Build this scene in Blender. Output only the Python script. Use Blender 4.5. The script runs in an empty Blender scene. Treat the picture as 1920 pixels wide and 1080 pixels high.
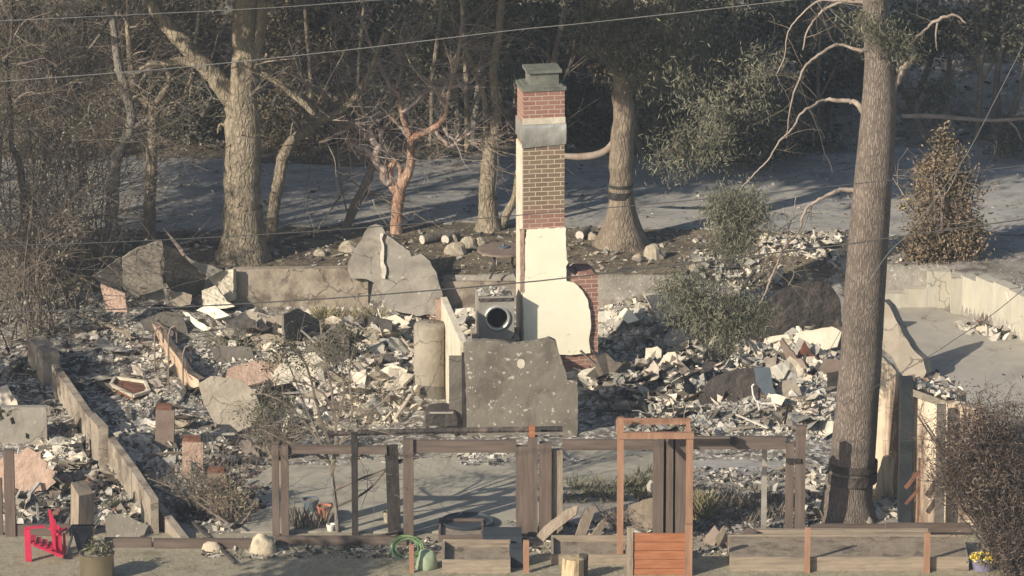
import bpy, math, random
import numpy as np
from mathutils import Vector, Matrix, noise as mnoise

# ------------------------------------------------------------------ camera, sky, sun, exposure
S = bpy.context.scene
R = math.radians
PITCH, DIST, FPX = R(16.0), 110.0, 11000.0
cd = bpy.data.cameras.new('camera'); cam = bpy.data.objects.new('camera', cd)
S.collection.objects.link(cam); S.camera = cam
CAM = Vector((0, -DIST * math.cos(PITCH), DIST * math.sin(PITCH)))
cam.location = CAM; cam.rotation_euler = (R(90) - PITCH, 0, 0)
cd.sensor_width = 36.0; cd.lens = FPX / 1920.0 * 36.0
cd.clip_start = 1.0; cd.clip_end = 3000.0
SUN_AZ, SUN_EL = 48.0, 27.0          # azimuth measured from behind the camera towards its left
w = bpy.data.worlds.new("World"); S.world = w; w.use_nodes = True
nt = w.node_tree; nt.nodes.clear()
sky = nt.nodes.new('ShaderNodeTexSky'); sky.sky_type = 'NISHITA'; sky.sun_disc = False
sky.sun_elevation = R(SUN_EL); sky.sun_rotation = R(180 + SUN_AZ)
sky.dust_density = 1.5
bg = nt.nodes.new('ShaderNodeBackground'); bg.inputs[1].default_value = 0.088
out = nt.nodes.new('ShaderNodeOutputWorld')
nt.links.new(sky.outputs[0], bg.inputs[0]); nt.links.new(bg.outputs[0], out.inputs[0])
sl = bpy.data.lights.new('sun', 'SUN'); sun = bpy.data.objects.new('sun', sl)
S.collection.objects.link(sun)
sl.energy = 4.8; sl.angle = R(0.6); sl.color = (1.0, 0.885, 0.73)
sd = Vector((-math.sin(R(SUN_AZ)) * math.cos(R(SUN_EL)), -math.cos(R(SUN_AZ)) * math.cos(R(SUN_EL)), math.sin(R(SUN_EL))))
sun.rotation_euler = sd.to_track_quat('Z', 'Y').to_euler()
sun.location = (-30, -30, 40)
S.view_settings.view_transform = 'Standard'; S.view_settings.look = 'None'
S.view_settings.exposure = 0.45; S.view_settings.gamma = 1.0
S.render.engine = 'CYCLES'

# ------------------------------------------------------------------ helpers
rnd = random.Random(7)
rng = np.random.RandomState(11)
FW = Vector((0, math.cos(PITCH), -math.sin(PITCH))); UP = Vector((0, math.sin(PITCH), math.cos(PITCH)))
def ray(x, y): return FW + Vector((1, 0, 0)) * ((x - 960) / FPX) + UP * ((540 - y) / FPX)
def G(x, y, z=0.0):                    # where the photo's point lies if it is on a level at height z
    d = ray(x, y); return CAM + d * ((z - CAM.z) / d.z)
def W(x, y, Y):                        # where it lies at depth Y
    d = ray(x, y); return CAM + d * ((Y - CAM.y) / d.y)
def PL(x, y, p0, n):                   # where it lies on a plane
    d = ray(x, y); n = Vector(n); return CAM + d * ((Vector(p0) - CAM).dot(n) / d.dot(n))
def Yg(y, z=0.0): return G(960, y, z).y
def mpp(Y): return (Y - CAM.y) / math.cos(PITCH) / FPX * 1.0     # metres per photo pixel at depth Y

def tag(o, label=None, cat=None, group=None, kind=None):
    if label: o['label'] = label
    if cat: o['category'] = cat
    if group: o['group'] = group
    if kind: o['kind'] = kind
    return o
def link(o): S.collection.objects.link(o); return o
def thing(name, label, cat, loc=(0, 0, 0), rotz=0.0, group=None):
    o = link(bpy.data.objects.new(name, None)); o.empty_display_size = 0.2
    o.location = loc; o.rotation_euler = (0, 0, rotz)
    return tag(o, label, cat, group)
def rootmat(o): return Matrix.Translation(o.location) @ o.rotation_euler.to_matrix().to_4x4()

class MB:
    """collects geometry in world coordinates (or local ones) and links it as one mesh object"""
    def __init__(s): s.v = []; s.f = []; s.m = []; s.arr = []
    def add(s, vs, fs, mi=0):
        b = len(s.v); s.v += [tuple(p) for p in vs]
        s.f += [tuple(b + i for i in f) for f in fs]; s.m += [mi] * len(fs); return s
    def box(s, c, d, rot=(0, 0, 0), mi=0, jit=0.0):
        M = Matrix.Translation(c) @ (Matrix.Rotation(rot[2], 4, 'Z') @ Matrix.Rotation(rot[1], 4, 'Y') @ Matrix.Rotation(rot[0], 4, 'X'))
        vs = []
        for z in (-.5, .5):
            for x, y in ((-.5, -.5), (.5, -.5), (.5, .5), (-.5, .5)):
                vs.append(M @ Vector((x * d[0] + rnd.uniform(-jit, jit), y * d[1] + rnd.uniform(-jit, jit), z * d[2] + rnd.uniform(-jit, jit))))
        return s.add(vs, [(3, 2, 1, 0), (4, 5, 6, 7), (0, 1, 5, 4), (1, 2, 6, 5), (2, 3, 7, 6), (3, 0, 4, 7)], mi)
    def bar(s, a, b, w, h=None, mi=0, up=(0, 0, 1)):
        a = Vector(a); b = Vector(b); h = h or w; d = (b - a).normalized(); u = Vector(up)
        if abs(d.dot(u)) > .95: u = Vector((0, 1, 0))
        r = d.cross(u).normalized(); u = r.cross(d)
        vs = []
        for p in (a, b):
            for i, j in ((-.5, -.5), (.5, -.5), (.5, .5), (-.5, .5)): vs.append(p + r * w * i + u * h * j)
        return s.add(vs, [(0, 1, 2, 3), (7, 6, 5, 4), (1, 0, 4, 5), (2, 1, 5, 6), (3, 2, 6, 7), (0, 3, 7, 4)], mi)
    def tube(s, pts, rad, n=8, mi=0, cap=True, rough=0.0, seed=0):
        pts = [Vector(p) for p in pts]; k = len(pts)
        if not hasattr(rad, '__len__'): rad = [rad] * k
        vs = []; ref = None
        for i, p in enumerate(pts):
            d = (pts[min(i + 1, k - 1)] - pts[max(i - 1, 0)])
            d = d.normalized() if d.length > 1e-9 else Vector((0, 0, 1))
            if ref is None:
                ref = d.cross(Vector((0.13, 1, 0.02))).normalized()
            ref = (ref - d * ref.dot(d)).normalized(); b2 = d.cross(ref)
            for j in range(n):
                a = 2 * math.pi * j / n; rr = rad[i]
                if rough:
                    q = p * (1.3) + Vector((math.cos(a), math.sin(a), seed))
                    rr *= 1 + rough * (mnoise.noise(q) + .5 * mnoise.noise(q * 2.7))
                vs.append(p + ref * math.cos(a) * rr + b2 * math.sin(a) * rr)
        fs = [(i * n + j, i * n + (j + 1) % n, (i + 1) * n + (j + 1) % n, (i + 1) * n + j) for i in range(k - 1) for j in range(n)]
        if cap: fs += [tuple(reversed(range(n))), tuple((k - 1) * n + j for j in range(n))]
        return s.add(vs, fs, mi)
    def lathe(s, c, prof, n=24, mi=0, squash=1.0):
        vs = []; c = Vector(c)
        for r, z in prof:
            for j in range(n):
                a = 2 * math.pi * j / n; vs.append(c + Vector((r * math.cos(a), r * math.sin(a) * squash, z)))
        fs = [(i * n + j, i * n + (j + 1) % n, (i + 1) * n + (j + 1) % n, (i + 1) * n + j) for i in range(len(prof) - 1) for j in range(n)]
        return s.add(vs, fs, mi)
    def prism(s, pts, off, mi=0):
        """closed outline extruded by the vector off"""
        k = len(pts); off = Vector(off); vs = [Vector(p) for p in pts] + [Vector(p) + off for p in pts]
        fs = [tuple(range(k)), tuple(reversed(range(k, 2 * k)))] + [(i, i + k, (i + 1) % k + k, (i + 1) % k) for i in range(k)]
        return s.add(vs, fs, mi)
    def rock(s, c, d, mi=0, seed=0, n=14, flat=0.3):
        c = Vector(c); vs = []; rows = n // 2 + 1
        for i in range(rows + 1):
            t = math.pi * i / rows
            for j in range(n):
                a = 2 * math.pi * j / n
                u = Vector((math.sin(t) * math.cos(a), math.sin(t) * math.sin(a), math.cos(t)))
                k = 1 + .22 * mnoise.noise(u * 1.6 + Vector((seed, seed * 2.1, 0))) + .12 * mnoise.noise(u * 4 + Vector((seed, 0, 3)))
                u = Vector((u.x * d[0] / 2 * k, u.y * d[1] / 2 * k, max(u.z, -flat) * d[2] / (1 + flat) * k))
                vs.append(c + u + Vector((0, 0, d[2] * flat / (1 + flat))))
        fs = [(i * n + j, (i + 1) * n + j, (i + 1) * n + (j + 1) % n, i * n + (j + 1) % n) for i in range(rows) for j in range(n)]
        return s.add(vs, fs, mi)
    def quads(s, V, mi=None):          # V: (N,4,3) numpy
        s.arr.append((V.reshape(-1, 3), mi, V.shape[0])); return s
    def build(s, name, mats, root=None, smooth=False, base=None, label=None, local=False):
        if not isinstance(mats, (list, tuple)): mats = [mats]
        me = bpy.data.meshes.new(name)
        V = np.array(s.v, dtype=np.float64).reshape(-1, 3)
        loops = []; start = []; tot = []; mi = []
        c = 0
        for f in s.f: loops.extend(f); start.append(c); tot.append(len(f)); c += len(f)
        L = np.array(loops, dtype=np.int64); ST = np.array(start, dtype=np.int64); TT = np.array(tot, dtype=np.int64); MI = np.array(s.m, dtype=np.int64)
        for A, m, n in s.arr:
            b = len(V); V = np.vstack([V, A])
            L = np.concatenate([L, b + np.arange(n * 4)]); ST = np.concatenate([ST, c + 4 * np.arange(n)])
            TT = np.concatenate([TT, np.full(n, 4)]); c += 4 * n
            MI = np.concatenate([MI, np.zeros(n, dtype=np.int64) if m is None else np.asarray(m)])
        if root is not None and not local:
            Mi = np.array(rootmat(root).inverted()); V = V @ Mi[:3, :3].T + Mi[:3, 3]
        org = None
        if root is None:
            if base is None:
                lo = V.min(0); hi = V.max(0); base = ((lo[0] + hi[0]) / 2, (lo[1] + hi[1]) / 2, lo[2])
            org = base; V = V - np.array(base)
        me.vertices.add(len(V)); me.vertices.foreach_set('co', V.astype(np.float32).ravel())
        me.loops.add(len(L)); me.loops.foreach_set('vertex_index', L.astype(np.int32))
        me.polygons.add(len(ST)); me.polygons.foreach_set('loop_start', ST.astype(np.int32)); me.polygons.foreach_set('loop_total', TT.astype(np.int32))
        me.polygons.foreach_set('material_index', MI.astype(np.int32))
        me.polygons.foreach_set('use_smooth', np.full(len(ST), bool(smooth)))
        me.update(calc_edges=True)
        for m in mats: me.materials.append(m)
        o = link(bpy.data.objects.new(name, me))
        if root is not None: o.parent = root
        else: o.location = org
        if label: o['label'] = label
        return o

def boxquads(C, D, rotm, jit):
    """N irregular boxes: centres C, sizes D, rotation matrices -> (6N,4,3)"""
    base = np.array([[-.5, -.5, -.5], [.5, -.5, -.5], [.5, .5, -.5], [-.5, .5, -.5], [-.5, -.5, .5], [.5, -.5, .5], [.5, .5, .5], [-.5, .5, .5]])
    N = len(C); v = base[None] + rng.uniform(-jit, jit, (N, 8, 3)); v = v * D[:, None, :]
    v = np.einsum('nij,nkj->nki', rotm, v) + C[:, None, :]
    F = np.array([[3, 2, 1, 0], [4, 5, 6, 7], [0, 1, 5, 4], [1, 2, 6, 5], [2, 3, 7, 6], [3, 0, 4, 7]])
    return v[:, F, :].reshape(-1, 4, 3)
def randrot(N, tilt=math.pi):
    a = rng.uniform(0, 2 * math.pi, N); b = rng.normal(0, tilt, N); c = rng.normal(0, tilt, N)
    def rot(ax, t):
        m = np.zeros((N, 3, 3)); i, j = [(1, 2), (2, 0), (0, 1)][ax]; m[:, ax, ax] = 1
        m[:, i, i] = np.cos(t); m[:, j, j] = np.cos(t); m[:, i, j] = -np.sin(t); m[:, j, i] = np.sin(t); return m
    return rot(2, a) @ rot(0, b) @ rot(1, c)
def leafquads(C, size, aspect=2.0, droop=0.0, spread=1.0):
    N = len(C); d = rng.normal(0, 1, (N, 3)); d[:, 2] -= droop; d /= np.linalg.norm(d, axis=1)[:, None] + 1e-9
    u = np.cross(d, rng.normal(0, 1, (N, 3))); u /= np.linalg.norm(u, axis=1)[:, None] + 1e-9
    s = rng.uniform(.6, 1.4, (N, 1)) * size; L = d * s * aspect * .5; Wd = u * s * .5
    return np.stack([C - L, C + Wd - L * .1, C + L, C - Wd - L * .1], axis=1)

# sum-of-sines height noise usable on arrays
_dirs = [(rng.uniform(-1, 1, 2), rng.uniform(0, 6.28), f) for f in (1.1, 1.7, 2.6, 3.9, 5.7, 8.3, 12.1, 17.0, 25.0)]
_sin = []
for f in (1.2, 1.9, 2.9, 4.3, 6.6, 9.7, 14.0, 21.0):
    for k in range(3):
        a = rng.uniform(0, 6.283); _sin.append((math.cos(a) * f, math.sin(a) * f, rng.uniform(0, 6.28), 1 / f ** .9))
def hn(x, y):
    r = 0 * x
    for a, b, p, k in _sin: r = r + k * np.sin(a * x + b * y + p + .6 * np.sin(b * x * .7 - a * y * .6))
    return r
def sst(e0, e1, x):
    t = np.clip((x - e0) / (e1 - e0), 0, 1); return t * t * (3 - 2 * t)
TERR = 0.70
MOUND = []      # (x, y, rx, ry, h)
def mound(px, py, rx, ry, h): g = G(px, py); MOUND.append((g.x, g.y, rx, ry, h))
for a in ((560, 665, 1.3, .9, .16), (700, 680, 1.1, 1.4, .30), (430, 665, 1.0, .7, .12), (1190, 620, .9, 1.0, .4), (1240, 740, 1.4, 1.0, .35),
          (1500, 560, 1.3, 1.2, .6), (1520, 650, 1.2, .8, .4), (1450, 770, 1.8, .8, .25), (250, 700, 1.6, 2.2, .1), (700, 740, 1.0, 1.4, .3), (90, 660, 1.2, .8, .2)):
    mound(*a)
def H(x, y):
    x = np.asarray(x, dtype=float); y = np.asarray(y, dtype=float)
    # terrace behind the back wall (a soft bank at its right and left ends)
    sharp = sst(-1.75, -1.6, y) * TERR; soft = sst(-3.4, .4, y) * TERR
    side = np.maximum(sst(3.0, 4.5, x), sst(-5.6, -7.0, x)); z = sharp * (1 - side) + soft * side
    yl = np.where(x < 7.95, -1.25, -1.25 - 1.8 * (x - 7.95)); yl = np.maximum(yl, -6.5); rt = sst(6.0, 6.7, x); z = z * (1 - rt) + rt * TERR * sst(.10, .3, y - yl)
    hill = np.maximum(0, y - 8.6 - .05 * x); hill = np.minimum(hill, 22.0); z = z + .30 * hill * sst(0, 1.5, hill)
    inside = sst(-11.4, -10.6, y) * (1 - sst(-2.0, -1.75, y)) * (1 - sst(6.9, 7.3, x)) 
    for mx, my, rx, ry, h in MOUND: z = z + h * np.exp(-((x - mx) / rx) ** 2 - ((y - my) / ry) ** 2) * inside
    z = z + hn(x, y) * .030 * inside + np.abs(hn(x * 2.3 + 5, y * 2.3)) * .022 * inside
    z = z + hn(x * .8, y * .8) * .012 * sst(.0, 1.2, y) * (1 - sst(1.3, 1.5, y)) + hn(x * .5, y * .5) * .03 * sst(8, 9, y)
    z = z + hn(x, y) * .006 * (1 - sst(-14.8, -14.0, y)) * 0
    return z
def Hs(x, y): return float(H(np.array([x]), np.array([y]))[0])
def GH(px, py, z0=0.0):
    p = G(px, py, z0)
    for _ in range(6): p = G(px, py, Hs(p.x, p.y))
    return p

# ------------------------------------------------------------------ materials
def lin(c): return tuple(((v / 255) / 12.92 if v / 255 <= .04045 else ((v / 255 + .055) / 1.055) ** 2.4) for v in c)
def mat(name, c1, c2, scale=6, rough=.85, bump=.3, bscale=None, c3=None, s3=2.0, t3=(.55, .65), stretch=(1, 1, 1), island=0.0, metal=0.0, bdist=.02, con=(.38, .62), detail=8, c4=None, s4=30, t4=(.62, .7)):
    m = bpy.data.materials.new(name); m.use_nodes = True; n = m.node_tree; L = n.links
    b = n.nodes['Principled BSDF']; b.inputs['Roughness'].default_value = rough; b.inputs['Metallic'].default_value = metal
    if 'Specular IOR Level' in b.inputs: b.inputs['Specular IOR Level'].default_value = .3 if not metal else .5
    tc = n.nodes.new('ShaderNodeTexCoord'); mp = n.nodes.new('ShaderNodeMapping'); mp.inputs['Scale'].default_value = stretch
    L.new(tc.outputs['Object'], mp.inputs['Vector'])
    def noi(s, d=detail, dist=0.0):
        t = n.nodes.new('ShaderNodeTexNoise'); t.inputs['Scale'].default_value = s; t.inputs['Detail'].default_value = d; t.inputs['Roughness'].default_value = .62
        t.inputs['Distortion'].default_value = dist
        L.new(mp.outputs[0], t.inputs['Vector']); return t.outputs['Fac']
    def ramp(src, lo, hi):
        r = n.nodes.new('ShaderNodeMapRange'); r.inputs['From Min'].default_value = lo; r.inputs['From Max'].default_value = hi; L.new(src, r.inputs['Value']); return r.outputs[0]
    def mix(f, a, bb):
        x = n.nodes.new('ShaderNodeMix'); x.data_type = 'RGBA'; L.new(f, x.inputs[0])
        for sock, v in ((x.inputs[6], a), (x.inputs[7], bb)):
            if isinstance(v, tuple): sock.default_value = (*v, 1)
            else: L.new(v, sock)
        return x.outputs[2]
    col = mix(ramp(noi(scale), *con), c1, c2)
    if c3: col = mix(ramp(noi(s3, 5, .4), *t3), col, c3)
    if c4: col = mix(ramp(noi(s4, 3), *t4), col, c4)
    if island:
        g = n.nodes.new('ShaderNodeNewGeometry'); h = n.nodes.new('ShaderNodeHueSaturation')
        v = n.nodes.new('ShaderNodeMapRange'); v.inputs['To Min'].default_value = 1 - island; v.inputs['To Max'].default_value = 1 + island
        L.new(g.outputs['Random Per Island'], v.inputs['Value']); L.new(v.outputs[0], h.inputs['Value']); L.new(col, h.inputs['Color'])
        hh = n.nodes.new('ShaderNodeMapRange'); hh.inputs['To Min'].default_value = .485; hh.inputs['To Max'].default_value = .515
        mm = n.nodes.new('ShaderNodeMath'); mm.operation = 'FRACT'; m2 = n.nodes.new('ShaderNodeMath'); m2.operation = 'MULTIPLY'; m2.inputs[1].default_value = 7.31
        L.new(g.outputs['Random Per Island'], m2.inputs[0]); L.new(m2.outputs[0], mm.inputs[0]); L.new(mm.outputs[0], hh.inputs['Value']); L.new(hh.outputs[0], h.inputs['Hue'])
        col = h.outputs[0]
    L.new(col, b.inputs['Base Color'])
    if bump:
        bp = n.nodes.new('ShaderNodeBump'); bp.inputs['Strength'].default_value = bump; bp.inputs['Distance'].default_value = bdist
        L.new(noi(bscale or scale * 4, 5), bp.inputs['Height']); L.new(bp.outputs[0], b.inputs['Normal'])
    return m
def leafmat(name, c1, c2, island=.45, tr=.25):
    m = mat(name, c1, c2, scale=1.2, rough=.7, bump=0, island=island)
    return m
M = {}
M['dirt'] = mat('ash_covered_dirt', (.20, .18, .15), (.33, .31, .27), 1.6, bump=.6, bscale=22, c3=(.11, .09, .075), s3=1.1, c4=(.48, .46, .42), s4=14, t4=(.6, .68), bdist=.04)
M['ashfloor'] = mat('ash_floor', (.14, .125, .105), (.36, .34, .30), 5, bump=1.0, bscale=26, c3=(.055, .05, .046), s3=2.6, t3=(.54, .60), c4=(.64, .61, .54), s4=10, t4=(.55, .60), bdist=.05)
M['lawn'] = mat('dry_lawn', (.27, .245, .175), (.37, .335, .25), 14, bump=.8, bscale=60, c3=(.19, .165, .105), s3=1.5, t3=(.52, .72), c4=(.42, .38, .29), s4=45, t4=(.6, .7), bdist=.03)
M['road'] = mat('ash_dusted_asphalt', (.22, .22, .21), (.34, .33, .31), .9, bump=.3, bscale=18, c3=(.36, .34, .30), s3=.6, t3=(.45, .62), stretch=(1, 2.2, 1), c4=(.14, .125, .10), s4=6, t4=(.58, .66))
M['litter'] = mat('leaf_litter', (.10, .085, .06), (.20, .165, .115), 2.5, bump=.8, bscale=20, c3=(.06, .05, .04), s3=1.4, c4=(.32, .27, .2), s4=12, t4=(.58, .68), bdist=.05)
M['pad'] = mat('patio_concrete', (.30, .28, .225), (.365, .34, .275), 2.4, bump=.15, bscale=40, c3=(.20, .185, .155), s3=1.3, t3=(.52, .7), c4=(.16, .145, .12), s4=9, t4=(.66, .72))
M['drive'] = mat('driveway_concrete', (.33, .31, .265), (.385, .36, .31), 1.5, bump=.12, bscale=40, c3=(.27, .255, .22), s3=.9, t3=(.5, .7))
M['stucco'] = mat('scorched_stucco', (.25, .22, .175), (.33, .29, .235), 2.0, bump=.7, bscale=11, bdist=.035, c3=(.17, .145, .115), s3=1.3, t3=(.52, .68), c4=(.45, .41, .35), s4=20, t4=(.7, .74))
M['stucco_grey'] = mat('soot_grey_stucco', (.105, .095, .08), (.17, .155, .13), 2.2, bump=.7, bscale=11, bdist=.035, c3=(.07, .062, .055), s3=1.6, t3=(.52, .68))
M['stucco_brown'] = mat('dirty_brown_stucco', (.17, .152, .125), (.225, .203, .165), 1.6, bump=.5, bscale=16, bdist=.02, c3=(.125, .11, .09), s3=1.5, t3=(.48, .62), c4=(.44, .41, .34), s4=10, t4=(.625, .65))
M['stucco_pale'] = mat('painted_side_sunlight', (.52, .47, .37), (.62, .57, .46), 3.0, bump=.6, bscale=12, bdist=.03, c3=(.36, .31, .24), s3=1.7, t3=(.55, .72))
M['plaster'] = mat('cream_plaster', (.84, .79, .61), (.89, .84, .67), 2.0, bump=.25, bscale=8, bdist=.015, c3=(.78, .70, .54), s3=1.1, t3=(.55, .8), c4=(.60, .52, .40), s4=7, t4=(.70, .74))
M['pink'] = mat('pinkish_burnt_stucco', (.36, .25, .19), (.45, .33, .26), 3, bump=1.0, bscale=9, bdist=.05, c3=(.25, .19, .15), s3=2, t3=(.5, .7))
M['scorchwhite'] = mat('scorch_streaked_white_wall', (.68, .58, .44), (.58, .47, .35), 1.4, bump=.1, bscale=30, c3=(.17, .12, .09), s3=1.7, t3=(.46, .60), stretch=(3.0, 3.0, .22))
M['fin'] = mat('smooth_weathered_plaster', (.22, .205, .18), (.31, .285, .24), 1.6, bump=.5, bscale=9, bdist=.03, c3=(.16, .14, .115), s3=1.4, t3=(.5, .66), c4=(.42, .38, .31), s4=8, t4=(.64, .72))
M['concrete'] = mat('board_marked_concrete', (.37, .35, .29), (.45, .425, .355), 3, bump=.2, bscale=40, c3=(.42, .38, .29), s3=2.2, t3=(.5, .7), stretch=(2.5, 2.5, .6))
M['foundation'] = mat('dusty_concrete_wall', (.27, .23, .18), (.36, .31, .245), 2.2, bump=.6, bscale=12, c3=(.16, .13, .10), s3=1.8, t3=(.48, .62), c4=(.42, .38, .31), s4=14, t4=(.62, .7), bdist=.03)
M['stone'] = mat('tan_stone', (.30, .26, .20), (.42, .37, .29), 5, bump=.5, bscale=20, c3=(.20, .17, .13), s3=3)
M['sandstone'] = mat('pale_sandstone', (.42, .36, .26), (.54, .47, .35), 6, bump=.8, bscale=14, bdist=.03, c3=(.28, .22, .16), s3=4, t3=(.54, .66))
M['soil'] = mat('dry_bed_soil', (.20, .165, .125), (.28, .235, .18), 5, bump=.8, bscale=24, c3=(.13, .105, .08), s3=3)
M['wood'] = mat('brown_stained_wood', (.10, .078, .065), (.15, .118, .099), 3, bump=.3, bscale=14, stretch=(5, 5, .5), c3=(.12, .085, .066), s3=1.2, t3=(.5, .7))
M['woodh'] = mat('brown_stained_rail', (.105, .082, .069), (.155, .122, .103), 3, bump=.3, bscale=14, stretch=(.5, 5, 5), c3=(.095, .065, .05), s3=1.2, t3=(.5, .7))
M['woodchar'] = mat('charred_wood', (.022, .02, .02), (.05, .042, .038), 6, bump=.5, bscale=20, stretch=(4, 4, 1))
M['woodorange'] = mat('orange_stained_wood', (.27, .105, .05), (.36, .155, .08), 4, bump=.25, bscale=10, stretch=(.6, 4, 5), c3=(.30, .12, .055), s3=1.4, t3=(.5, .7))
M['woodtan'] = mat('reddish_tan_timber', (.27, .15, .095), (.34, .20, .13), 4, bump=.25, bscale=12, stretch=(4, 4, .6), c3=(.20, .115, .08), s3=2, t3=(.52, .7))
M['woodgrey'] = mat('weathered_grey_planks', (.22, .18, .135), (.31, .255, .195), 4, bump=.4, bscale=14, stretch=(5, 5, .7), c3=(.14, .11, .085), s3=1.6, t3=(.5, .7))
M['woodgreyh'] = mat('weathered_grey_boards', (.24, .20, .15), (.33, .27, .205), 4, bump=.4, bscale=14, stretch=(.5, 5, 5), c3=(.15, .12, .095), s3=1.8, t3=(.5, .7))
M['logcut'] = mat('split_log_wood', (.42, .32, .19), (.55, .44, .28), 5, bump=.4, bscale=14, stretch=(5, 5, .8), c3=(.20, .14, .09), s3=2.5, t3=(.55, .65))
M['char'] = mat('black_char', (.02, .019, .019), (.06, .055, .05), 5, bump=.5, bscale=20, c3=(.11, .10, .09), s3=3, t3=(.6, .7))
M['metal'] = mat('dull_steel', (.33, .31, .27), (.44, .41, .36), 4, rough=.5, bump=.15, bscale=12, metal=.35, c3=(.22, .19, .16), s3=2, t3=(.55, .7))
M['galv'] = mat('crumpled_galvanised_flashing', (.40, .40, .37), (.62, .61, .56), 2.0, rough=.38, bump=.35, bscale=3, metal=.55, bdist=.08, c3=(.20, .19, .17), s3=4, t3=(.6, .72), stretch=(1, 1, .6))
M['capmetal'] = mat('grey_chimney_cap', (.12, .125, .105), (.18, .185, .155), 5, rough=.6, bump=.2, c3=(.09, .09, .08), s3=3)
M['rust'] = mat('rusted_iron', (.12, .055, .035), (.21, .10, .065), 7, rough=.8, bump=.4, c3=(.07, .045, .04), s3=3)
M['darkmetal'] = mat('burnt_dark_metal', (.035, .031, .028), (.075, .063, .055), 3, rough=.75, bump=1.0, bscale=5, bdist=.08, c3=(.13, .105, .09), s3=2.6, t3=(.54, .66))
M['brownmetal'] = mat('brown_sheet_metal', (.17, .125, .10), (.24, .185, .15), 3, rough=.6, bump=.2, c3=(.10, .075, .06), s3=2.4, t3=(.55, .7))
M['wire'] = mat('cable_black', (.05, .05, .05), (.08, .08, .08), 3, bump=0)
M['wirelight'] = mat('cable_weathered', (.13, .13, .125), (.17, .17, .16), 3, bump=0)
M['red'] = mat('crimson_paint', (.45, .022, .065), (.55, .035, .085), 3, rough=.5, bump=.1, c3=(.45, .03, .05), s3=4, t3=(.6, .75))
M['terracotta'] = mat('terracotta', (.36, .14, .085), (.42, .18, .11), 5, bump=.1)
M['bluegrey'] = mat('blue_grey_plastic', (.10, .125, .15), (.13, .155, .18), 4, rough=.5, bump=.05)
M['green'] = mat('faded_green_plastic', (.12, .22, .09), (.17, .27, .13), 4, rough=.5, bump=.1)
M['greenpale'] = mat('pale_green_plastic', (.22, .28, .18), (.29, .34, .24), 4, rough=.5, bump=.2)
M['potmetal'] = mat('brushed_bronze_pot', (.30, .26, .18), (.36, .31, .22), 3, rough=.27, metal=.75, bump=.05)
M['blackmetal'] = mat('black_enamel', (.03, .03, .035), (.05, .05, .055), 3, rough=.45, bump=.05)
M['gap_shade'] = mat('painted_gap_shade', (.016, .02, .024), (.03, .035, .04), 3, rough=.9, bump=.2)  # dark tone of the painted shadow between the white walls
M['bluedark'] = mat('blue_black_tank', (.03, .038, .046), (.045, .056, .068), 2, rough=.55, bump=.1)
M['yellow'] = mat('yellow_petals', (.72, .55, .05), (.80, .66, .12), 6, bump=0, island=.3)
M['white'] = mat('white_enamel', (.62, .60, .55), (.72, .70, .64), 4, rough=.5, bump=.1, c3=(.40, .36, .30), s3=5, t3=(.58, .7))
M['purple'] = mat('glazed_purple_rim', (.16, .15, .24), (.21, .20, .30), 4, rough=.4, bump=.05)
# rubble colours
M['r_white'] = mat('white_ash_flakes', (.44, .41, .35), (.58, .54, .465), 8, bump=.4, island=.2)
M['r_cream'] = mat('cream_plaster_bits', (.42, .375, .30), (.57, .51, .41), 8, bump=.4, island=.25)
M['r_grey'] = mat('grey_ash_bits', (.26, .25, .22), (.38, .365, .325), 8, bump=.4, island=.3)
M['r_brown'] = mat('brown_burnt_bits', (.14, .12, .098), (.22, .19, .155), 8, bump=.4, island=.4)
M['r_black'] = mat('charcoal_bits', (.03, .028, .027), (.06, .055, .05), 8, bump=.4, island=.4)
M['r_rust'] = mat('rusty_bits', (.19, .10, .07), (.28, .16, .115), 8, bump=.4, island=.3)
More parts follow.
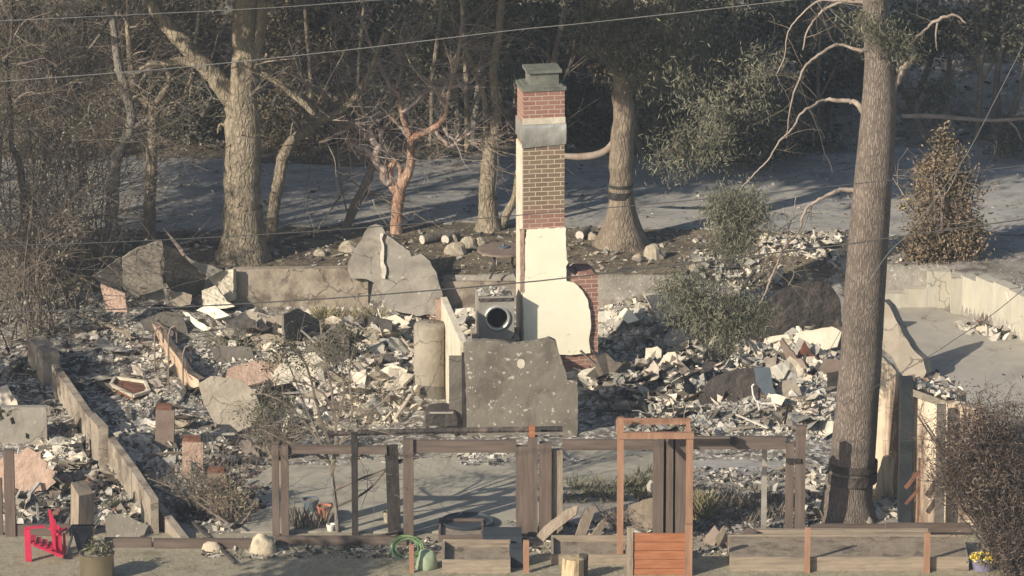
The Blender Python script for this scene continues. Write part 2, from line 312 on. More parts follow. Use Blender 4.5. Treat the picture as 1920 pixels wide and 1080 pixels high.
# bark
def bark(name, c1, c2, c3, vs=(9, 9, 1.3), bump=1.0, sc=1.0, crack=.5):
    m = mat(name, c1, c2, 2.2, rough=.95, bump=0, c3=c3, s3=1.6, t3=(.52, .68)); n = m.node_tree; L = n.links
    b = n.nodes['Principled BSDF']; src = b.inputs['Base Color'].links[0].from_socket
    tc = n.nodes.new('ShaderNodeTexCoord'); mp = n.nodes.new('ShaderNodeMapping'); mp.inputs['Scale'].default_value = tuple(v * sc for v in vs)
    L.new(tc.outputs['Object'], mp.inputs[0])
    nz = n.nodes.new('ShaderNodeTexNoise'); nz.inputs['Scale'].default_value = 1.4; nz.inputs['Detail'].default_value = 6; nz.inputs['Distortion'].default_value = .6
    L.new(mp.outputs[0], nz.inputs['Vector'])
    vo = n.nodes.new('ShaderNodeTexVoronoi'); vo.feature = 'DISTANCE_TO_EDGE'; vo.inputs['Scale'].default_value = 1.6
    ad = n.nodes.new('ShaderNodeVectorMath'); ad.operation = 'MULTIPLY_ADD'; ad.inputs[1].default_value = (1.1, 1.1, 1.1)
    L.new(nz.outputs['Color'], ad.inputs[0]); L.new(mp.outputs[0], ad.inputs[2]); L.new(ad.outputs[0], vo.inputs['Vector'])
    r = n.nodes.new('ShaderNodeMapRange'); r.inputs['From Max'].default_value = .16; r.inputs['To Min'].default_value = crack
    L.new(vo.outputs['Distance'], r.inputs['Value'])
    mx = n.nodes.new('ShaderNodeMix'); mx.data_type = 'RGBA'; mx.blend_type = 'MULTIPLY'; mx.inputs[0].default_value = 1
    L.new(src, mx.inputs[6]); cb = n.nodes.new('ShaderNodeCombineColor')
    for i in range(3): L.new(r.outputs[0], cb.inputs[i])
    L.new(cb.outputs[0], mx.inputs[7]); L.new(mx.outputs[2], b.inputs['Base Color'])
    sm = n.nodes.new('ShaderNodeMath'); sm.operation = 'ADD'; r2 = n.nodes.new('ShaderNodeMapRange'); r2.inputs['From Max'].default_value = .2
    L.new(vo.outputs['Distance'], r2.inputs['Value']); L.new(r2.outputs[0], sm.inputs[0]); L.new(nz.outputs['Fac'], sm.inputs[1])
    bp = n.nodes.new('ShaderNodeBump'); bp.inputs['Strength'].default_value = bump; bp.inputs['Distance'].default_value = .035
    L.new(sm.outputs[0], bp.inputs['Height']); L.new(bp.outputs[0], b.inputs['Normal'])
    return m
M['bark_pine'] = bark('furrowed_pine_bark', (.185, .152, .125), (.24, .20, .168), (.145, .122, .103), vs=(17, 17, 3.6), crack=.72, bump=.7)
M['bark_pine_far'] = bark('smooth_burnt_pine_bark', (.20, .165, .125), (.27, .22, .165), (.12, .095, .075), vs=(8, 8, 2), crack=.8, bump=.6)
M['bark_oak'] = bark('pale_oak_bark', (.25, .21, .15), (.33, .28, .205), (.14, .12, .09), vs=(6, 6, 2.5), crack=.8, bump=.7)
M['bark_grey'] = bark('grey_bark', (.16, .145, .125), (.23, .21, .18), (.10, .09, .075), vs=(9, 9, 3), crack=.85, bump=.5)
M['bark_dark'] = bark('dark_singed_bark', (.075, .065, .055), (.12, .105, .09), (.05, .043, .037), vs=(9, 9, 3), crack=.85, bump=.5)
M['bark_red'] = bark('peeling_orange_bark', (.40, .22, .145), (.52, .37, .27), (.22, .175, .15), vs=(6, 6, 2.5), crack=.6, bump=.5)
M['bark_redgrey'] = bark('grey_purple_bark', (.30, .25, .22), (.42, .355, .315), (.44, .29, .21), vs=(4, 4, 1.5), crack=.9, bump=.3)
M['twig'] = mat('grey_brown_twigs', (.14, .115, .09), (.20, .17, .135), 3, bump=0, island=.35)
M['twigdark'] = mat('dark_twigs', (.06, .05, .042), (.10, .085, .07), 3, bump=0, island=.35)
M['limb'] = mat('bleached_bare_limb', (.25, .205, .17), (.34, .285, .24), 5, bump=.3, c3=(.25, .19, .15), s3=3)
M['leaf_green'] = leafmat('dusty_green_leaves', (.075, .085, .045), (.125, .132, .072))
M['leaf_dark'] = leafmat('dark_leaves', (.055, .060, .042), (.11, .112, .078))
M['leaf_olive'] = leafmat('olive_needles', (.115, .115, .078), (.165, .16, .112))
M['leaf_brown'] = leafmat('scorched_brown_leaves', (.125, .10, .062), (.20, .165, .105))
M['leaf_rust'] = leafmat('rusty_dead_leaves', (.14, .108, .068), (.215, .165, .108))
M['leaf_grey'] = leafmat('grey_dead_foliage', (.115, .103, .076), (.17, .15, .112))
M['grass'] = leafmat('straw_grass', (.21, .185, .10), (.30, .26, .15))
M['leaf_bush'] = leafmat('dark_reddish_dead_foliage', (.075, .056, .044), (.135, .10, .078))
M['grassgreen'] = leafmat('green_weeds', (.11, .11, .065), (.17, .16, .10))

def cracked(k, scale, wid=.012, dark=.45, keep=.5):
    m = M[k]; n = m.node_tree; L = n.links; b = n.nodes['Principled BSDF']; src = b.inputs['Base Color'].links[0].from_socket
    tc = n.nodes.new('ShaderNodeTexCoord'); nz = n.nodes.new('ShaderNodeTexNoise'); nz.inputs['Scale'].default_value = scale * 2.2; nz.inputs['Detail'].default_value = 5; L.new(tc.outputs['Object'], nz.inputs['Vector'])
    ad = n.nodes.new('ShaderNodeVectorMath'); ad.operation = 'MULTIPLY_ADD'; q = .55 / scale; ad.inputs[1].default_value = (q, q, q); L.new(nz.outputs['Color'], ad.inputs[0]); L.new(tc.outputs['Object'], ad.inputs[2])
    vo = n.nodes.new('ShaderNodeTexVoronoi'); vo.feature = 'DISTANCE_TO_EDGE'; vo.inputs['Scale'].default_value = scale; L.new(ad.outputs[0], vo.inputs['Vector'])
    r = n.nodes.new('ShaderNodeMapRange'); r.inputs['From Min'].default_value = wid * .3; r.inputs['From Max'].default_value = wid; r.inputs['To Min'].default_value = dark; L.new(vo.outputs['Distance'], r.inputs['Value'])
    n2 = n.nodes.new('ShaderNodeTexNoise'); n2.inputs['Scale'].default_value = scale * .9; L.new(tc.outputs['Object'], n2.inputs['Vector'])
    r2 = n.nodes.new('ShaderNodeMapRange'); r2.inputs['From Min'].default_value = keep - .03; r2.inputs['From Max'].default_value = keep + .03; L.new(n2.outputs['Fac'], r2.inputs['Value'])
    mx_ = n.nodes.new('ShaderNodeMath'); mx_.operation = 'MAXIMUM'; L.new(r.outputs[0], mx_.inputs[0]); L.new(r2.outputs[0], mx_.inputs[1])
    mx = n.nodes.new('ShaderNodeMix'); mx.data_type = 'RGBA'; mx.blend_type = 'MULTIPLY'; mx.inputs[0].default_value = 1; L.new(src, mx.inputs[6]); cb = n.nodes.new('ShaderNodeCombineColor')
    for i in range(3): L.new(mx_.outputs[0], cb.inputs[i])
    L.new(cb.outputs[0], mx.inputs[7]); L.new(mx.outputs[2], b.inputs['Base Color'])
for k_, s_, w_ in (('fin', 1.1, .014), ('stucco', 1.3, .018), ('stucco_grey', 1.3, .018), ('pad', .45, .006), ('drive', .4, .007), ('road', .35, .007), ('foundation', 1.3, .02), ('concrete', .9, .01), ('plaster', .8, .008)): cracked(k_, s_, w_, dark=.75 if k_ in ('pad', 'drive', 'road', 'plaster') else .5, keep=.52 if k_ != 'plaster' else .42)
def brickmat():
    m = bpy.data.materials.new('old_red_brick'); m.use_nodes = True; n = m.node_tree; L = n.links
    b = n.nodes['Principled BSDF']; b.inputs['Roughness'].default_value = .9
    tc = n.nodes.new('ShaderNodeTexCoord'); sp = n.nodes.new('ShaderNodeSeparateXYZ'); L.new(tc.outputs['Object'], sp.inputs[0])
    ad = n.nodes.new('ShaderNodeMath'); ad.operation = 'ADD'; L.new(sp.outputs[0], ad.inputs[0]); L.new(sp.outputs[1], ad.inputs[1])
    cb = n.nodes.new('ShaderNodeCombineXYZ'); L.new(ad.outputs[0], cb.inputs[0]); L.new(sp.outputs[2], cb.inputs[1])
    nz = n.nodes.new('ShaderNodeTexNoise'); nz.inputs['Scale'].default_value = 1.2; nz.inputs['Detail'].default_value = 6; L.new(tc.outputs['Object'], nz.inputs[0])
    wv = n.nodes.new('ShaderNodeTexNoise'); wv.inputs['Scale'].default_value = 9; wv.inputs['Detail'].default_value = 3; L.new(tc.outputs['Object'], wv.inputs[0])
    wa = n.nodes.new('ShaderNodeVectorMath'); wa.operation = 'MULTIPLY_ADD'; wa.inputs[1].default_value = (.016, .016, 0); L.new(wv.outputs['Color'], wa.inputs[0]); L.new(cb.outputs[0], wa.inputs[2])
    br = n.nodes.new('ShaderNodeTexBrick'); br.inputs['Scale'].default_value = 1; br.inputs['Brick Width'].default_value = .225; br.inputs['Row Height'].default_value = .0825
    br.inputs['Mortar Size'].default_value = .0085; br.inputs['Mortar Smooth'].default_value = .3; br.inputs['Bias'].default_value = -.1
    L.new(wa.outputs[0], br.inputs['Vector'])
    # colour varies along the stack: red at the top and foot, browner in the middle
    zr = n.nodes.new('ShaderNodeMapRange'); zr.interpolation_type = 'SMOOTHSTEP'; zr.inputs['From Min'].default_value = 4.35; zr.inputs['From Max'].default_value = 4.5; L.new(sp.outputs[2], zr.inputs[0])
    z2 = n.nodes.new('ShaderNodeMapRange'); z2.interpolation_type = 'SMOOTHSTEP'; z2.inputs['From Min'].default_value = 3.25; z2.inputs['From Max'].default_value = 2.95; L.new(sp.outputs[2], z2.inputs[0])
    mxx = n.nodes.new('ShaderNodeMath'); mxx.operation = 'MAXIMUM'; L.new(zr.outputs[0], mxx.inputs[0]); L.new(z2.outputs[0], mxx.inputs[1])
    def mixc(f, a, c):
        x = n.nodes.new('ShaderNodeMix'); x.data_type = 'RGBA'
        if isinstance(f, float): x.inputs[0].default_value = f
        else: L.new(f, x.inputs[0])
        for s_, v in ((x.inputs[6], a), (x.inputs[7], c)):
            if isinstance(v, tuple): s_.default_value = (*v, 1)
            else: L.new(v, s_)
        return x.outputs[2]
    c1 = mixc(mxx.outputs[0], (.225, .155, .10), (.29, .155, .115)); c2 = mixc(mxx.outputs[0], (.16, .115, .08), (.23, .105, .08))
    mo = mixc(mxx.outputs[0], (.50, .44, .33), (.46, .36, .29))
    L.new(c1, br.inputs['Color1']); L.new(c2, br.inputs['Color2']); L.new(mo, br.inputs['Mortar'])
    rr = n.nodes.new('ShaderNodeMapRange'); rr.inputs['From Min'].default_value = .5; rr.inputs['From Max'].default_value = .75; rr.inputs['To Max'].default_value = .55; L.new(nz.outputs['Fac'], rr.inputs[0])
    col = mixc(rr.outputs[0], br.outputs['Color'], (.30, .21, .16))
    L.new(col, b.inputs['Base Color'])
    bp = n.nodes.new('ShaderNodeBump'); bp.inputs['Strength'].default_value = .7; bp.inputs['Distance'].default_value = .012; bp.invert = True
    L.new(br.outputs['Fac'], bp.inputs['Height']); L.new(bp.outputs[0], b.inputs['Normal'])
    return m
M['brick'] = brickmat()

# ------------------------------------------------------------------ builders shared by many things
def jag(pts, amp, step, seed=0, closed=True):
    """break a pixel outline into short pieces and roughen it"""
    r = random.Random(seed); o = []; k = len(pts)
    for i in range(k if closed else k - 1):
        a = pts[i]; b = pts[(i + 1) % k]; n = max(1, int(math.hypot(b[0] - a[0], b[1] - a[1]) / step))
        for j in range(n):
            t = j / n; e = amp if j else amp * .4
            o.append((a[0] + (b[0] - a[0]) * t + r.uniform(-e, e), a[1] + (b[1] - a[1]) * t + r.uniform(-e, e)))
    return o
def slab_mb(mb, px, p0, n, thick, amp=1.5, step=7, seed=0, mi=0):
    n = Vector(n).normalized(); o = [PL(x, y, p0, n) for x, y in jag(px, amp, step, seed)]
    return mb.prism(o, n * -thick if n.y < 0 else n * thick, mi)
def slabY(px):
    ax = sum(p[0] for p in px) / len(px); ay = max(p[1] for p in px); return GH(ax, ay).y
def slab(name, px, Y, m, label, cat, lean=0.0, yaw=0.0, thick=.06, amp=1.5, step=7, seed=1, group=None, root=None, anchor=None):
    """a broken slab traced in the photo: lean = backward lean (deg) from vertical, yaw = turn to the right (deg)"""
    ax, ay = anchor or (sum(p[0] for p in px) / len(px), max(p[1] for p in px))
    p0 = W(ax, ay, Y); l = R(lean); a = R(yaw)
    n = Vector((math.sin(a) * math.cos(l), -math.cos(a) * math.cos(l), math.sin(l)))
    o = slab_mb(MB(), px, p0, n, thick, amp, step, seed).build(name, m, root)
    if root is None: tag(o, label, cat, group)
    elif label: o['label'] = label
    return o
def pxbox(mb, x0, x1, yt, yb, Y, depth, mi=0, tilt=0.0, yaw=0.0, sink=0.0, zbot=None):
    """upright box whose front face covers those photo columns and rows at depth Y"""
    xm = (x0 + x1) / 2; top = W(xm, yt, Y).z; bot = W(xm, yb, Y).z if zbot is None else zbot
    xa = W(x0, (yt + yb) / 2, Y).x; xb = W(x1, (yt + yb) / 2, Y).x
    return mb.box(((xa + xb) / 2, Y + depth / 2, (top + bot) / 2 - sink / 2), (xb - xa, depth, top - bot + sink), (0, tilt, yaw), mi, .002)
def smooth_path(pts, sub=5):
    """Catmull-Rom through (Vector, radius)"""
    P = [p for p, r in pts]; Rr = [r for p, r in pts]; o = []; k = len(P)
    for i in range(k - 1):
        p0, p1, p2, p3 = P[max(i - 1, 0)], P[i], P[i + 1], P[min(i + 2, k - 1)]
        for j in range(sub):
            t = j / sub
            q = .5 * ((2 * p1) + (p2 - p0) * t + (2 * p0 - 5 * p1 + 4 * p2 - p3) * t * t + (3 * p1 - p0 - 3 * p2 + p3) * t ** 3)
            o.append((q, Rr[i] + (Rr[i + 1] - Rr[i]) * t))
    o.append((P[-1], Rr[-1])); return o
def limb(mb, px, Y, n=8, mi=0, rough=.12, sub=5, dY=None, wig=0.0, seed=0):
    """px: (x, y, width in photo pixels[, depth offset]) -> tapered limb; returns the path"""
    pts = []; r = random.Random(seed + 5)
    for q in px:
        yy = Y + (q[3] if len(q) > 3 else 0); p = W(q[0], q[1], yy); pts.append((p, max(q[2] * .5 * mpp(yy), .004)))
    sp = smooth_path(pts, sub)
    if wig: sp = [(p + Vector((r.uniform(-1, 1), r.uniform(-1, 1), r.uniform(-1, 1))) * wig * rr, rr) for p, rr in sp]
    mb.tube([p for p, _ in sp], [r_ for _, r_ in sp], n, mi, True, rough, seed); return sp
def twigs(mb, start, direction, length, r0, depth, rr, n=4, mi=0, gravity=-.05, wig=.35, kids=3, tips=None):
    """recursive bare twigs"""
    p = Vector(start); d = Vector(direction).normalized(); segs = max(3, int(length / .16)); pts = [p.copy()]; rad = [r0]
    for i in range(segs):
        d = (d + Vector((rr.gauss(0, 1), rr.gauss(0, 1), rr.gauss(0, 1) + gravity)) * wig * .35).normalized()
        p = p + d * length / segs; pts.append(p.copy()); rad.append(max(.0022, r0 * (1 - .75 * (i + 1) / segs)))
    mb.tube(pts, rad, n, mi, False)
    if tips is not None: tips.extend(pts[len(pts) // 2:])
    if depth > 0:
        for k in range(kids):
            i = rr.randint(max(1, segs // 4), segs); q = pts[i]
            nd = (d + Vector((rr.gauss(0, 1), rr.gauss(0, 1), rr.gauss(0, .8))) * .75).normalized()
            twigs(mb, q, nd, length * rr.uniform(.4, .7), rad[i] * .7, depth - 1, rr, n, mi, gravity, wig, kids, tips)
def blob_leaves(c, rad, nclump, per, clump, size, aspect=2.0, droop=0.0, shell=.35, seed=0):
    """leaves gathered in uneven clumps through an ellipsoid volume -> quads"""
    global rng
    d = rng.normal(0, 1, (nclump, 3)); d /= np.linalg.norm(d, axis=1)[:, None]
    rr = rng.uniform(shell, 1, (nclump, 1)) ** .6; cc = np.array(c)[None] + d * rr * np.array(rad)[None]
    cs = clump * rng.uniform(.5, 1.5, nclump); k = rng.poisson(per, nclump) + 1
    idx = np.repeat(np.arange(nclump), k); P = cc[idx] + rng.normal(0, 1, (len(idx), 3)) * cs[idx][:, None] * np.array([1, 1, .8])
    return leafquads(P, size, aspect, droop), cc

# ================================================================== THE SETTING
def build_ground():
    xs = np.concatenate([np.array([-300, -180, -110, -70, -50, -38, -30, -24, -19, -16, -14]), np.arange(-12, 12.01, .065), np.array([13, 15, 18, 23, 29, 37, 50, 70, 110, 180, 300.])])
    ys = np.concatenate([np.array([-140, -80, -50, -35, -27, -23, -20]), np.arange(-18, -13, .1), np.arange(-13, -1, .065), np.arange(-1, 2.6, .09), np.arange(2.7, 30, .22), np.array([31, 33, 36, 41, 50, 65, 90, 130, 200, 300.])])
    X, Y = np.meshgrid(xs, ys); Z = H(X, Y); nx, ny = len(xs), len(ys)
    mb = MB(); me_v = np.stack([X.ravel(), Y.ravel(), Z.ravel()], 1)
    i = (np.arange(ny - 1)[:, None] * nx + np.arange(nx - 1)[None]).ravel()
    F = np.stack([i, i + 1, i + nx + 1, i + nx], 1)
    cx = me_v[F].mean(1); e = hn(cx[:, 0] * .9, cx[:, 1] * .9) * .18
    mi = np.zeros(len(F), int)
    mi[(cx[:, 1] > -11.6 + e) & (cx[:, 1] < -1.7)] = 1
    mi[(cx[:, 0] > 7.1 + e * .4) | (cx[:, 0] < -9.2 + e * 2)] = 0
    mi[(cx[:, 1] > -1.5 + e * .3)] = 2; mi[(cx[:, 0] > 5.5 + e) & (cx[:, 1] < 1.2)] = 0; mi[(cx[:, 0] > 3.5 + e * 3) & (cx[:, 1] > 7) & (e + .25 * np.sin(cx[:, 1] * 2.1 + cx[:, 0] * .4) > -.05)] = 0; mi[cx[:, 1] > 40] = 2
    me = bpy.data.meshes.new('ground'); me.from_pydata(me_v.tolist(), [], F.tolist()); me.update()
    for k in ('dirt', 'ashfloor', 'litter'): me.materials.append(M[k])
    me.polygons.foreach_set('material_index', mi.astype(np.int32)); me.polygons.foreach_set('use_smooth', np.ones(len(F), bool))
    o = link(bpy.data.objects.new('ground', me)); o['kind'] = 'structure'
build_ground()
def sheet(name, pts, z, m, thick=.03, amp=0, seed=3):
    mb = MB(); P = []
    r = random.Random(seed)
    k = len(pts)
    for i in range(k):
        a = Vector(pts[i]); b = Vector(pts[(i + 1) % k]); n = max(1, int((b - a).length / .25)) if amp else 1
        for j in range(n):
            q = a.lerp(b, j / n); P.append((q.x + r.uniform(-amp, amp), q.y + r.uniform(-amp, amp), z))
    mb.prism(P, (0, 0, -thick)); o = mb.build(name, m); o['kind'] = 'structure'; return o
def gxy(px, z=0): return [tuple(G(x, y, z).xy) for x, y in px]
sheet('lawn', [(-30, -40), (30, -40), (30, Yg(1003)), (-30, Yg(1003))], .03, M['lawn'], .025, .04)
sheet('patio', gxy([(452, 1000), (470, 905), (520, 868), (640, 850), (880, 843), (1235, 838), (1236, 900), (1060, 935), (1010, 1000)]), .035, M['pad'], .05, .015)
sheet('road', [(-24, 1.9), (-6, 1.5), (-2, 2.1), (3, 1.6), (7, 1.2), (30, 1.7), (30, 8.2), (12, 8.1), (8, 7.9), (4, 7.0), (0, 7.3), (-3, 6.2), (-7, 6.9), (-24, 6.4)], TERR + .012, M['road'], .05, .12)
sheet('driveway', gxy([(1690, 575), (1745, 575), (1925, 640), (2100, 720), (2100, 790), (1700, 770), (1680, 640)]), .02, M['drive'], .05, 0)
sheet('path', gxy([(1050, 900), (1240, 866), (1540, 862), (1545, 888), (1250, 896), (1060, 925)], 0), .024, M['road'], .02, .02)

# ------------------------------------------------------------------ chimney
ROT = R(10)
yc = Yg(705) - .25
c0 = W(981, 700, yc); chim = thing('brick_chimney', 'tall red brick chimney with metal cap and cream plaster still on its front', 'chimney', (c0.x, c0.y, 0), ROT)
def zrow(row, Y=yc): return W(1000, row, Y).z
zs, zt = zrow(520), zrow(172)
SW = (1058 - 981) * mpp(yc) / math.cos(ROT); BW = (1122 - 981) * mpp(yc) / math.cos(ROT); SD = .62
b = MB()
pr = [(0, -.1), (BW, -.1), (BW, zs - .03), (BW - .08, zs + .02), (BW - .34, zs + .03), (SW + .22, zs - .02), (SW + .06, zs + .08), (SW, zs + .25), (SW, zt), (0, zt)]
b.prism([(x, 0, z) for x, z in pr], (0, SD, 0)); b.build('brick_stack', M['brick'], chim, local=True)
b = MB(); b.box((SW / 2, SD / 2, zt + .03), (SW + .05, SD + .05, .06)); b.box((SW / 2, SD / 2, zt + .075), (SW - .06, SD - .06, .03)); b.build('mortar_crown', M['capmetal'], chim, local=True)
b = MB(); ch = W(1015, 140, yc).z - zt
b.box((SW / 2 + .02, SD / 2, zt + .09 + (ch - .09) / 2), (.52, .42, ch - .09)); b.box((SW / 2 + .02, SD / 2, zt + ch + .02), (.62, .52, .05)); b.build('chimney_cap', M['capmetal'], chim, local=True)
# flashing band wrapped round the shaft
b = MB(); zf0, zf1 = zrow(276), zrow(230)
nz_ = 9; nx_ = 16
vs = []
for iz in range(nz_ + 1):
    for ix in range(nx_ + 1):
        t = ix / nx_; q = iz / nz_; bulge = .025 + .055 * math.sin(q * 3.0) * (0.7 + .6 * mnoise.noise(Vector((t * 2.2, q * 1.2, 1)))) + .02 * mnoise.noise(Vector((t * 4, q * 2, 5)))
        if q > .82: bulge = .02
        vs.append((-.03 + t * (SW + .05), -bulge, zf0 + (zf1 - zf0) * q + .04 * (t - .3) * (1 - q)))
fs = [(iz * (nx_ + 1) + ix, iz * (nx_ + 1) + ix + 1, (iz + 1) * (nx_ + 1) + ix + 1, (iz + 1) * (nx_ + 1) + ix) for iz in range(nz_) for ix in range(nx_)]
b.add(vs, fs); b.box((-.02, SD / 2 - .02, (zf0 + zf1) / 2 + .05), (.03, SD - .02, zf1 - zf0 - .12)); b.box((SW + .02, SD / 2, (zf0 + zf1) / 2), (.03, SD, zf1 - zf0 - .1))
b.build('metal_flashing', M['galv'], chim, local=True)
b = MB(); b.box((SW / 2 - .002, -.012, zf1 + .02), (SW + .02, .03, .11)); b.build('mortar_band', M['stucco_pale'], chim, local=True)
nf = (math.sin(ROT), -math.cos(ROT), 0); pf = c0 + Vector(nf) * .06; pf.z = 0
def plastr(px, thick, m, nm, amp=.8, step=6, seed=1): return slab_mb(MB(), px, pf, nf, thick, amp, step, seed).build(nm, m, chim)
plastr([(989, 432), (1020, 430), (1061, 428), (1062, 486), (1066, 492), (1061, 500), (1062, 527), (1078, 531), (1092, 545), (1102, 562), (1107, 590), (1108, 612), (1104, 640), (1107, 662), (1070, 666), (1030, 664), (983, 664), (981, 560), (985, 500), (985, 450)], .055, M['plaster'], 'front_plaster')
slab_mb(MB(), [(975, 430), (983, 430), (984, 548), (976, 548)], pf, nf, .05, .6, 8, 3).build('edge_plaster', M['pink'], chim)

b = MB(); b.box((-.012, SD / 2, (zf0 + .05) / 2), (.02, SD - .03, zf0 - .05)); b.build('sunlit_side_skin', M['stucco_pale'], chim, local=True)  # pale skin paints the strong sunlight on the brick side
# ------------------------------------------------------------------ platform, dryer, front slab, side wall, boiler
yd = yc - .42
zp = W(930, 636, yd).z
pl = MB(); a = W(884, 640, yd).x; bb = W(972, 640, yd).x
pl.box(((a + bb) / 2, yd + .36, zp / 2), (bb - a, .74, zp), (0, 0, R(3))); o = pl.build('masonry_ledge', M['stucco']); tag(o, 'tan masonry ledge that the burnt dryer stands on', 'ledge')
dr = thing('clothes_dryer', 'burnt grey front loading dryer with an empty round door hole', 'dryer', (W(931, 632, yd).x, yd, zp), R(6))
b = MB(); dw, dh, dd = 80 * mpp(yd) * .84, (W(930, 557, yd).z - zp), .62
cxp, czp, rr = .015, dh * .50, .20
# front panel with a real round hole
N = 32; vs = []; sq = []
for k in range(N):
    a = 2 * math.pi * k / N; c_, s_ = math.cos(a), math.sin(a); vs.append((cxp + rr * c_, 0, czp + rr * s_))
    t = 1 / max(abs(c_) / (dw / 2), abs(s_) / (dh / 2)); sq.append((c_ * t, 0, dh / 2 + s_ * t))
b.add(vs + sq, [(k, (k + 1) % N, N + (k + 1) % N, N + k) for k in range(N)])
for (x0, z0, x1, z1) in ((-dw / 2, 0, -dw / 2, dh), (dw / 2, 0, dw / 2, dh)): b.add([(x0, 0, z0), (x0, dd, z0), (x1, dd, z1), (x1, 0, z1)], [(0, 1, 2, 3)])
b.add([(-dw / 2, dd, 0), (dw / 2, dd, 0), (dw / 2, dd, dh), (-dw / 2, dd, dh)], [(0, 1, 2, 3)])
b.add([(-dw / 2 + .04, .04, dh - .05), (dw / 2 - .02, .04, dh - .05), (dw / 2 - .02, dd - .04, dh - .05), (-dw / 2 + .04, dd - .04, dh - .05)], [(0, 1, 2, 3)])
for (p, q) in (((-dw / 2, 0), (dw / 2, 0)), ((-dw / 2, dd), (dw / 2, dd)), ((-dw / 2, 0), (-dw / 2, dd)), ((dw / 2, 0), (dw / 2, dd))): b.bar((p[0], p[1], dh), (q[0], q[1], dh), .03)
b.build('cabinet', M['metal'], dr, local=True)
b = MB(); cz = (cxp, 0, czp)
def ringY(b, c, prof, n=32):
    vs = [(c[0] + r_ * math.cos(2 * math.pi * k / n), y_, c[2] + r_ * math.sin(2 * math.pi * k / n)) for r_, y_ in prof for k in range(n)]
    b.add(vs, [(i * n + k, i * n + (k + 1) % n, (i + 1) * n + (k + 1) % n, (i + 1) * n + k) for i in range(len(prof) - 1) for k in range(n)])
ringY(b, cz, [(rr + .035, .0), (rr + .03, -.03), (rr, -.035), (rr - .02, -.005), (rr - .02, .05)]); b.build('door_ring', M['galv'], dr, smooth=True, local=True)
b = MB(); ringY(b, cz, [(rr - .02, .03), (rr + .0, .10), (rr + .0, .5)]); b.lathe((0, 0, 0), [], 3) if False else None
b.add([(cxp + rr * math.cos(2 * math.pi * k / 24), .5, czp + rr * math.sin(2 * math.pi * k / 24)) for k in range(24)], [tuple(range(24))]); b.build('drum', M['blackmetal'], dr, local=True)
b = MB(); b.bar((-dw / 2 + .02, -.006, dh - .045), (dw / 2 - .02, -.006, dh - .045), .012, .07); b.build('control_strip', M['darkmetal'], dr, local=True)
b = MB()
for k in range(26):
    b.box((rnd.uniform(-.26, .18), rnd.uniform(.1, .5), dh - .03 + rnd.uniform(0, .09)), (rnd.uniform(.05, .16), rnd.uniform(.04, .12), rnd.uniform(.01, .05)), [rnd.uniform(-.6, .6) for _ in range(3)], rnd.choice([0, 0, 1]), .015)
o = b.build('ash_pile', [M['r_white'], M['r_grey']], base=(dr.location.x, dr.location.y, zp + dh)) if False else None
MBtop = MB(); Mx = rootmat(dr)
for k in range(24):
    p = Mx @ Vector((rnd.uniform(-.27, .15), rnd.uniform(.08, .5), dh - .02 + rnd.uniform(0, .07)))
    MBtop.box(p, (rnd.uniform(.05, .16), rnd.uniform(.04, .12), rnd.uniform(.01, .05)), [rnd.uniform(-.6, .6) for _ in range(3)], rnd.choice([0, 0, 1]), .015)
tag(MBtop.build('ash_heap', [M['r_white'], M['r_grey']]), 'small heap of white ash flakes on top of the dryer', 'ash', kind='stuff')

ys_ = Yg(822)
slab('wall_slab', [(870, 646), (885, 638), (940, 640), (960, 646), (1000, 641), (1030, 634), (1043, 640), (1048, 660), (1058, 690), (1064, 712), (1083, 716), (1084, 770), (1083, 826), (877, 826), (874, 740)], ys_, M['stucco_brown'],
     'large soot brown wall slab spotted with white flecks standing before the chimney', 'wall slab', lean=2, yaw=6, thick=.14, amp=1.0, seed=5, anchor=(980, 822))
b = MB(); rp = [(977 + 7.5 * math.cos(a) , 682 + 9 * math.sin(a)) for a in [2 * math.pi * k / 16 for k in range(16)]]; l_, a_ = R(2), R(6); n_ = Vector((math.sin(a_) * math.cos(l_), -math.cos(a_) * math.cos(l_), math.sin(l_)))
slab_mb(b, rp, W(980, 822, ys_) + n_ * .004, n_, .012, .8, 5, 2); b.build('bare_patch', M['stucco_pale'], bpy.data.objects['wall_slab'])
sw = thing('side_wall', 'narrow side wall with a bright sunlit top edge left of the dryer', 'wall', W(850, 800, ys_))
A = W(826, 557, ys_ + 2.7); B_ = W(863, 640, ys_ + .12)
b = MB(); dirn = (Vector((B_.x, B_.y, 0)) - Vector((A.x, A.y, 0))).normalized(); nn = Vector((-dirn.y, dirn.x, 0)) 
P = [Vector((A.x, A.y, A.z)), Vector((B_.x, B_.y, B_.z)), Vector((B_.x, B_.y, .0)), Vector((A.x, A.y, .0))]
b.prism(P, nn * .11); b.build('wall_panel', M['stucco_pale'], sw)
b = MB(); pxbox(b, 816, 834, 562, 640, ys_ + 2.6, .16, zbot=0); b.build('end_post', M['pink'], sw)
b = MB(); pxbox(b, 866, 877, 662, 826, ys_ - .03, .05, zbot=0); b.build('corner_gap_strip', M['woodchar'], sw)  # black strip filling the gap at the corner
b = MB(); pxbox(b, 842, 866, 668, 826, ys_ - .02, .05, zbot=0); b.build('end_panel', M['stucco_grey'], sw)
wh = thing('water_heater', 'tall scorched cylindrical water heater tank left of the dryer', 'water heater', G(806, 752))
hy = G(806, 752).y; hr = 30 * mpp(hy); hz = W(806, 606, hy).z
b = MB(); b.lathe((wh.location.x, hy, 0), [(hr * .98, 0), (hr, .1), (hr, hz - .05), (hr * .92, hz), (.02, hz + .01)], 28); b.build('tank', M['stucco'], wh, smooth=True)
b = MB(); b.lathe((wh.location.x - .02, hy, 0), [(hr * 1.28, -.02), (hr * 1.2, .08), (hr * 1.08, .3), (hr * 1.01, .36)], 28); b.build('bent_jacket', M['stucco_grey'], wh, smooth=True)
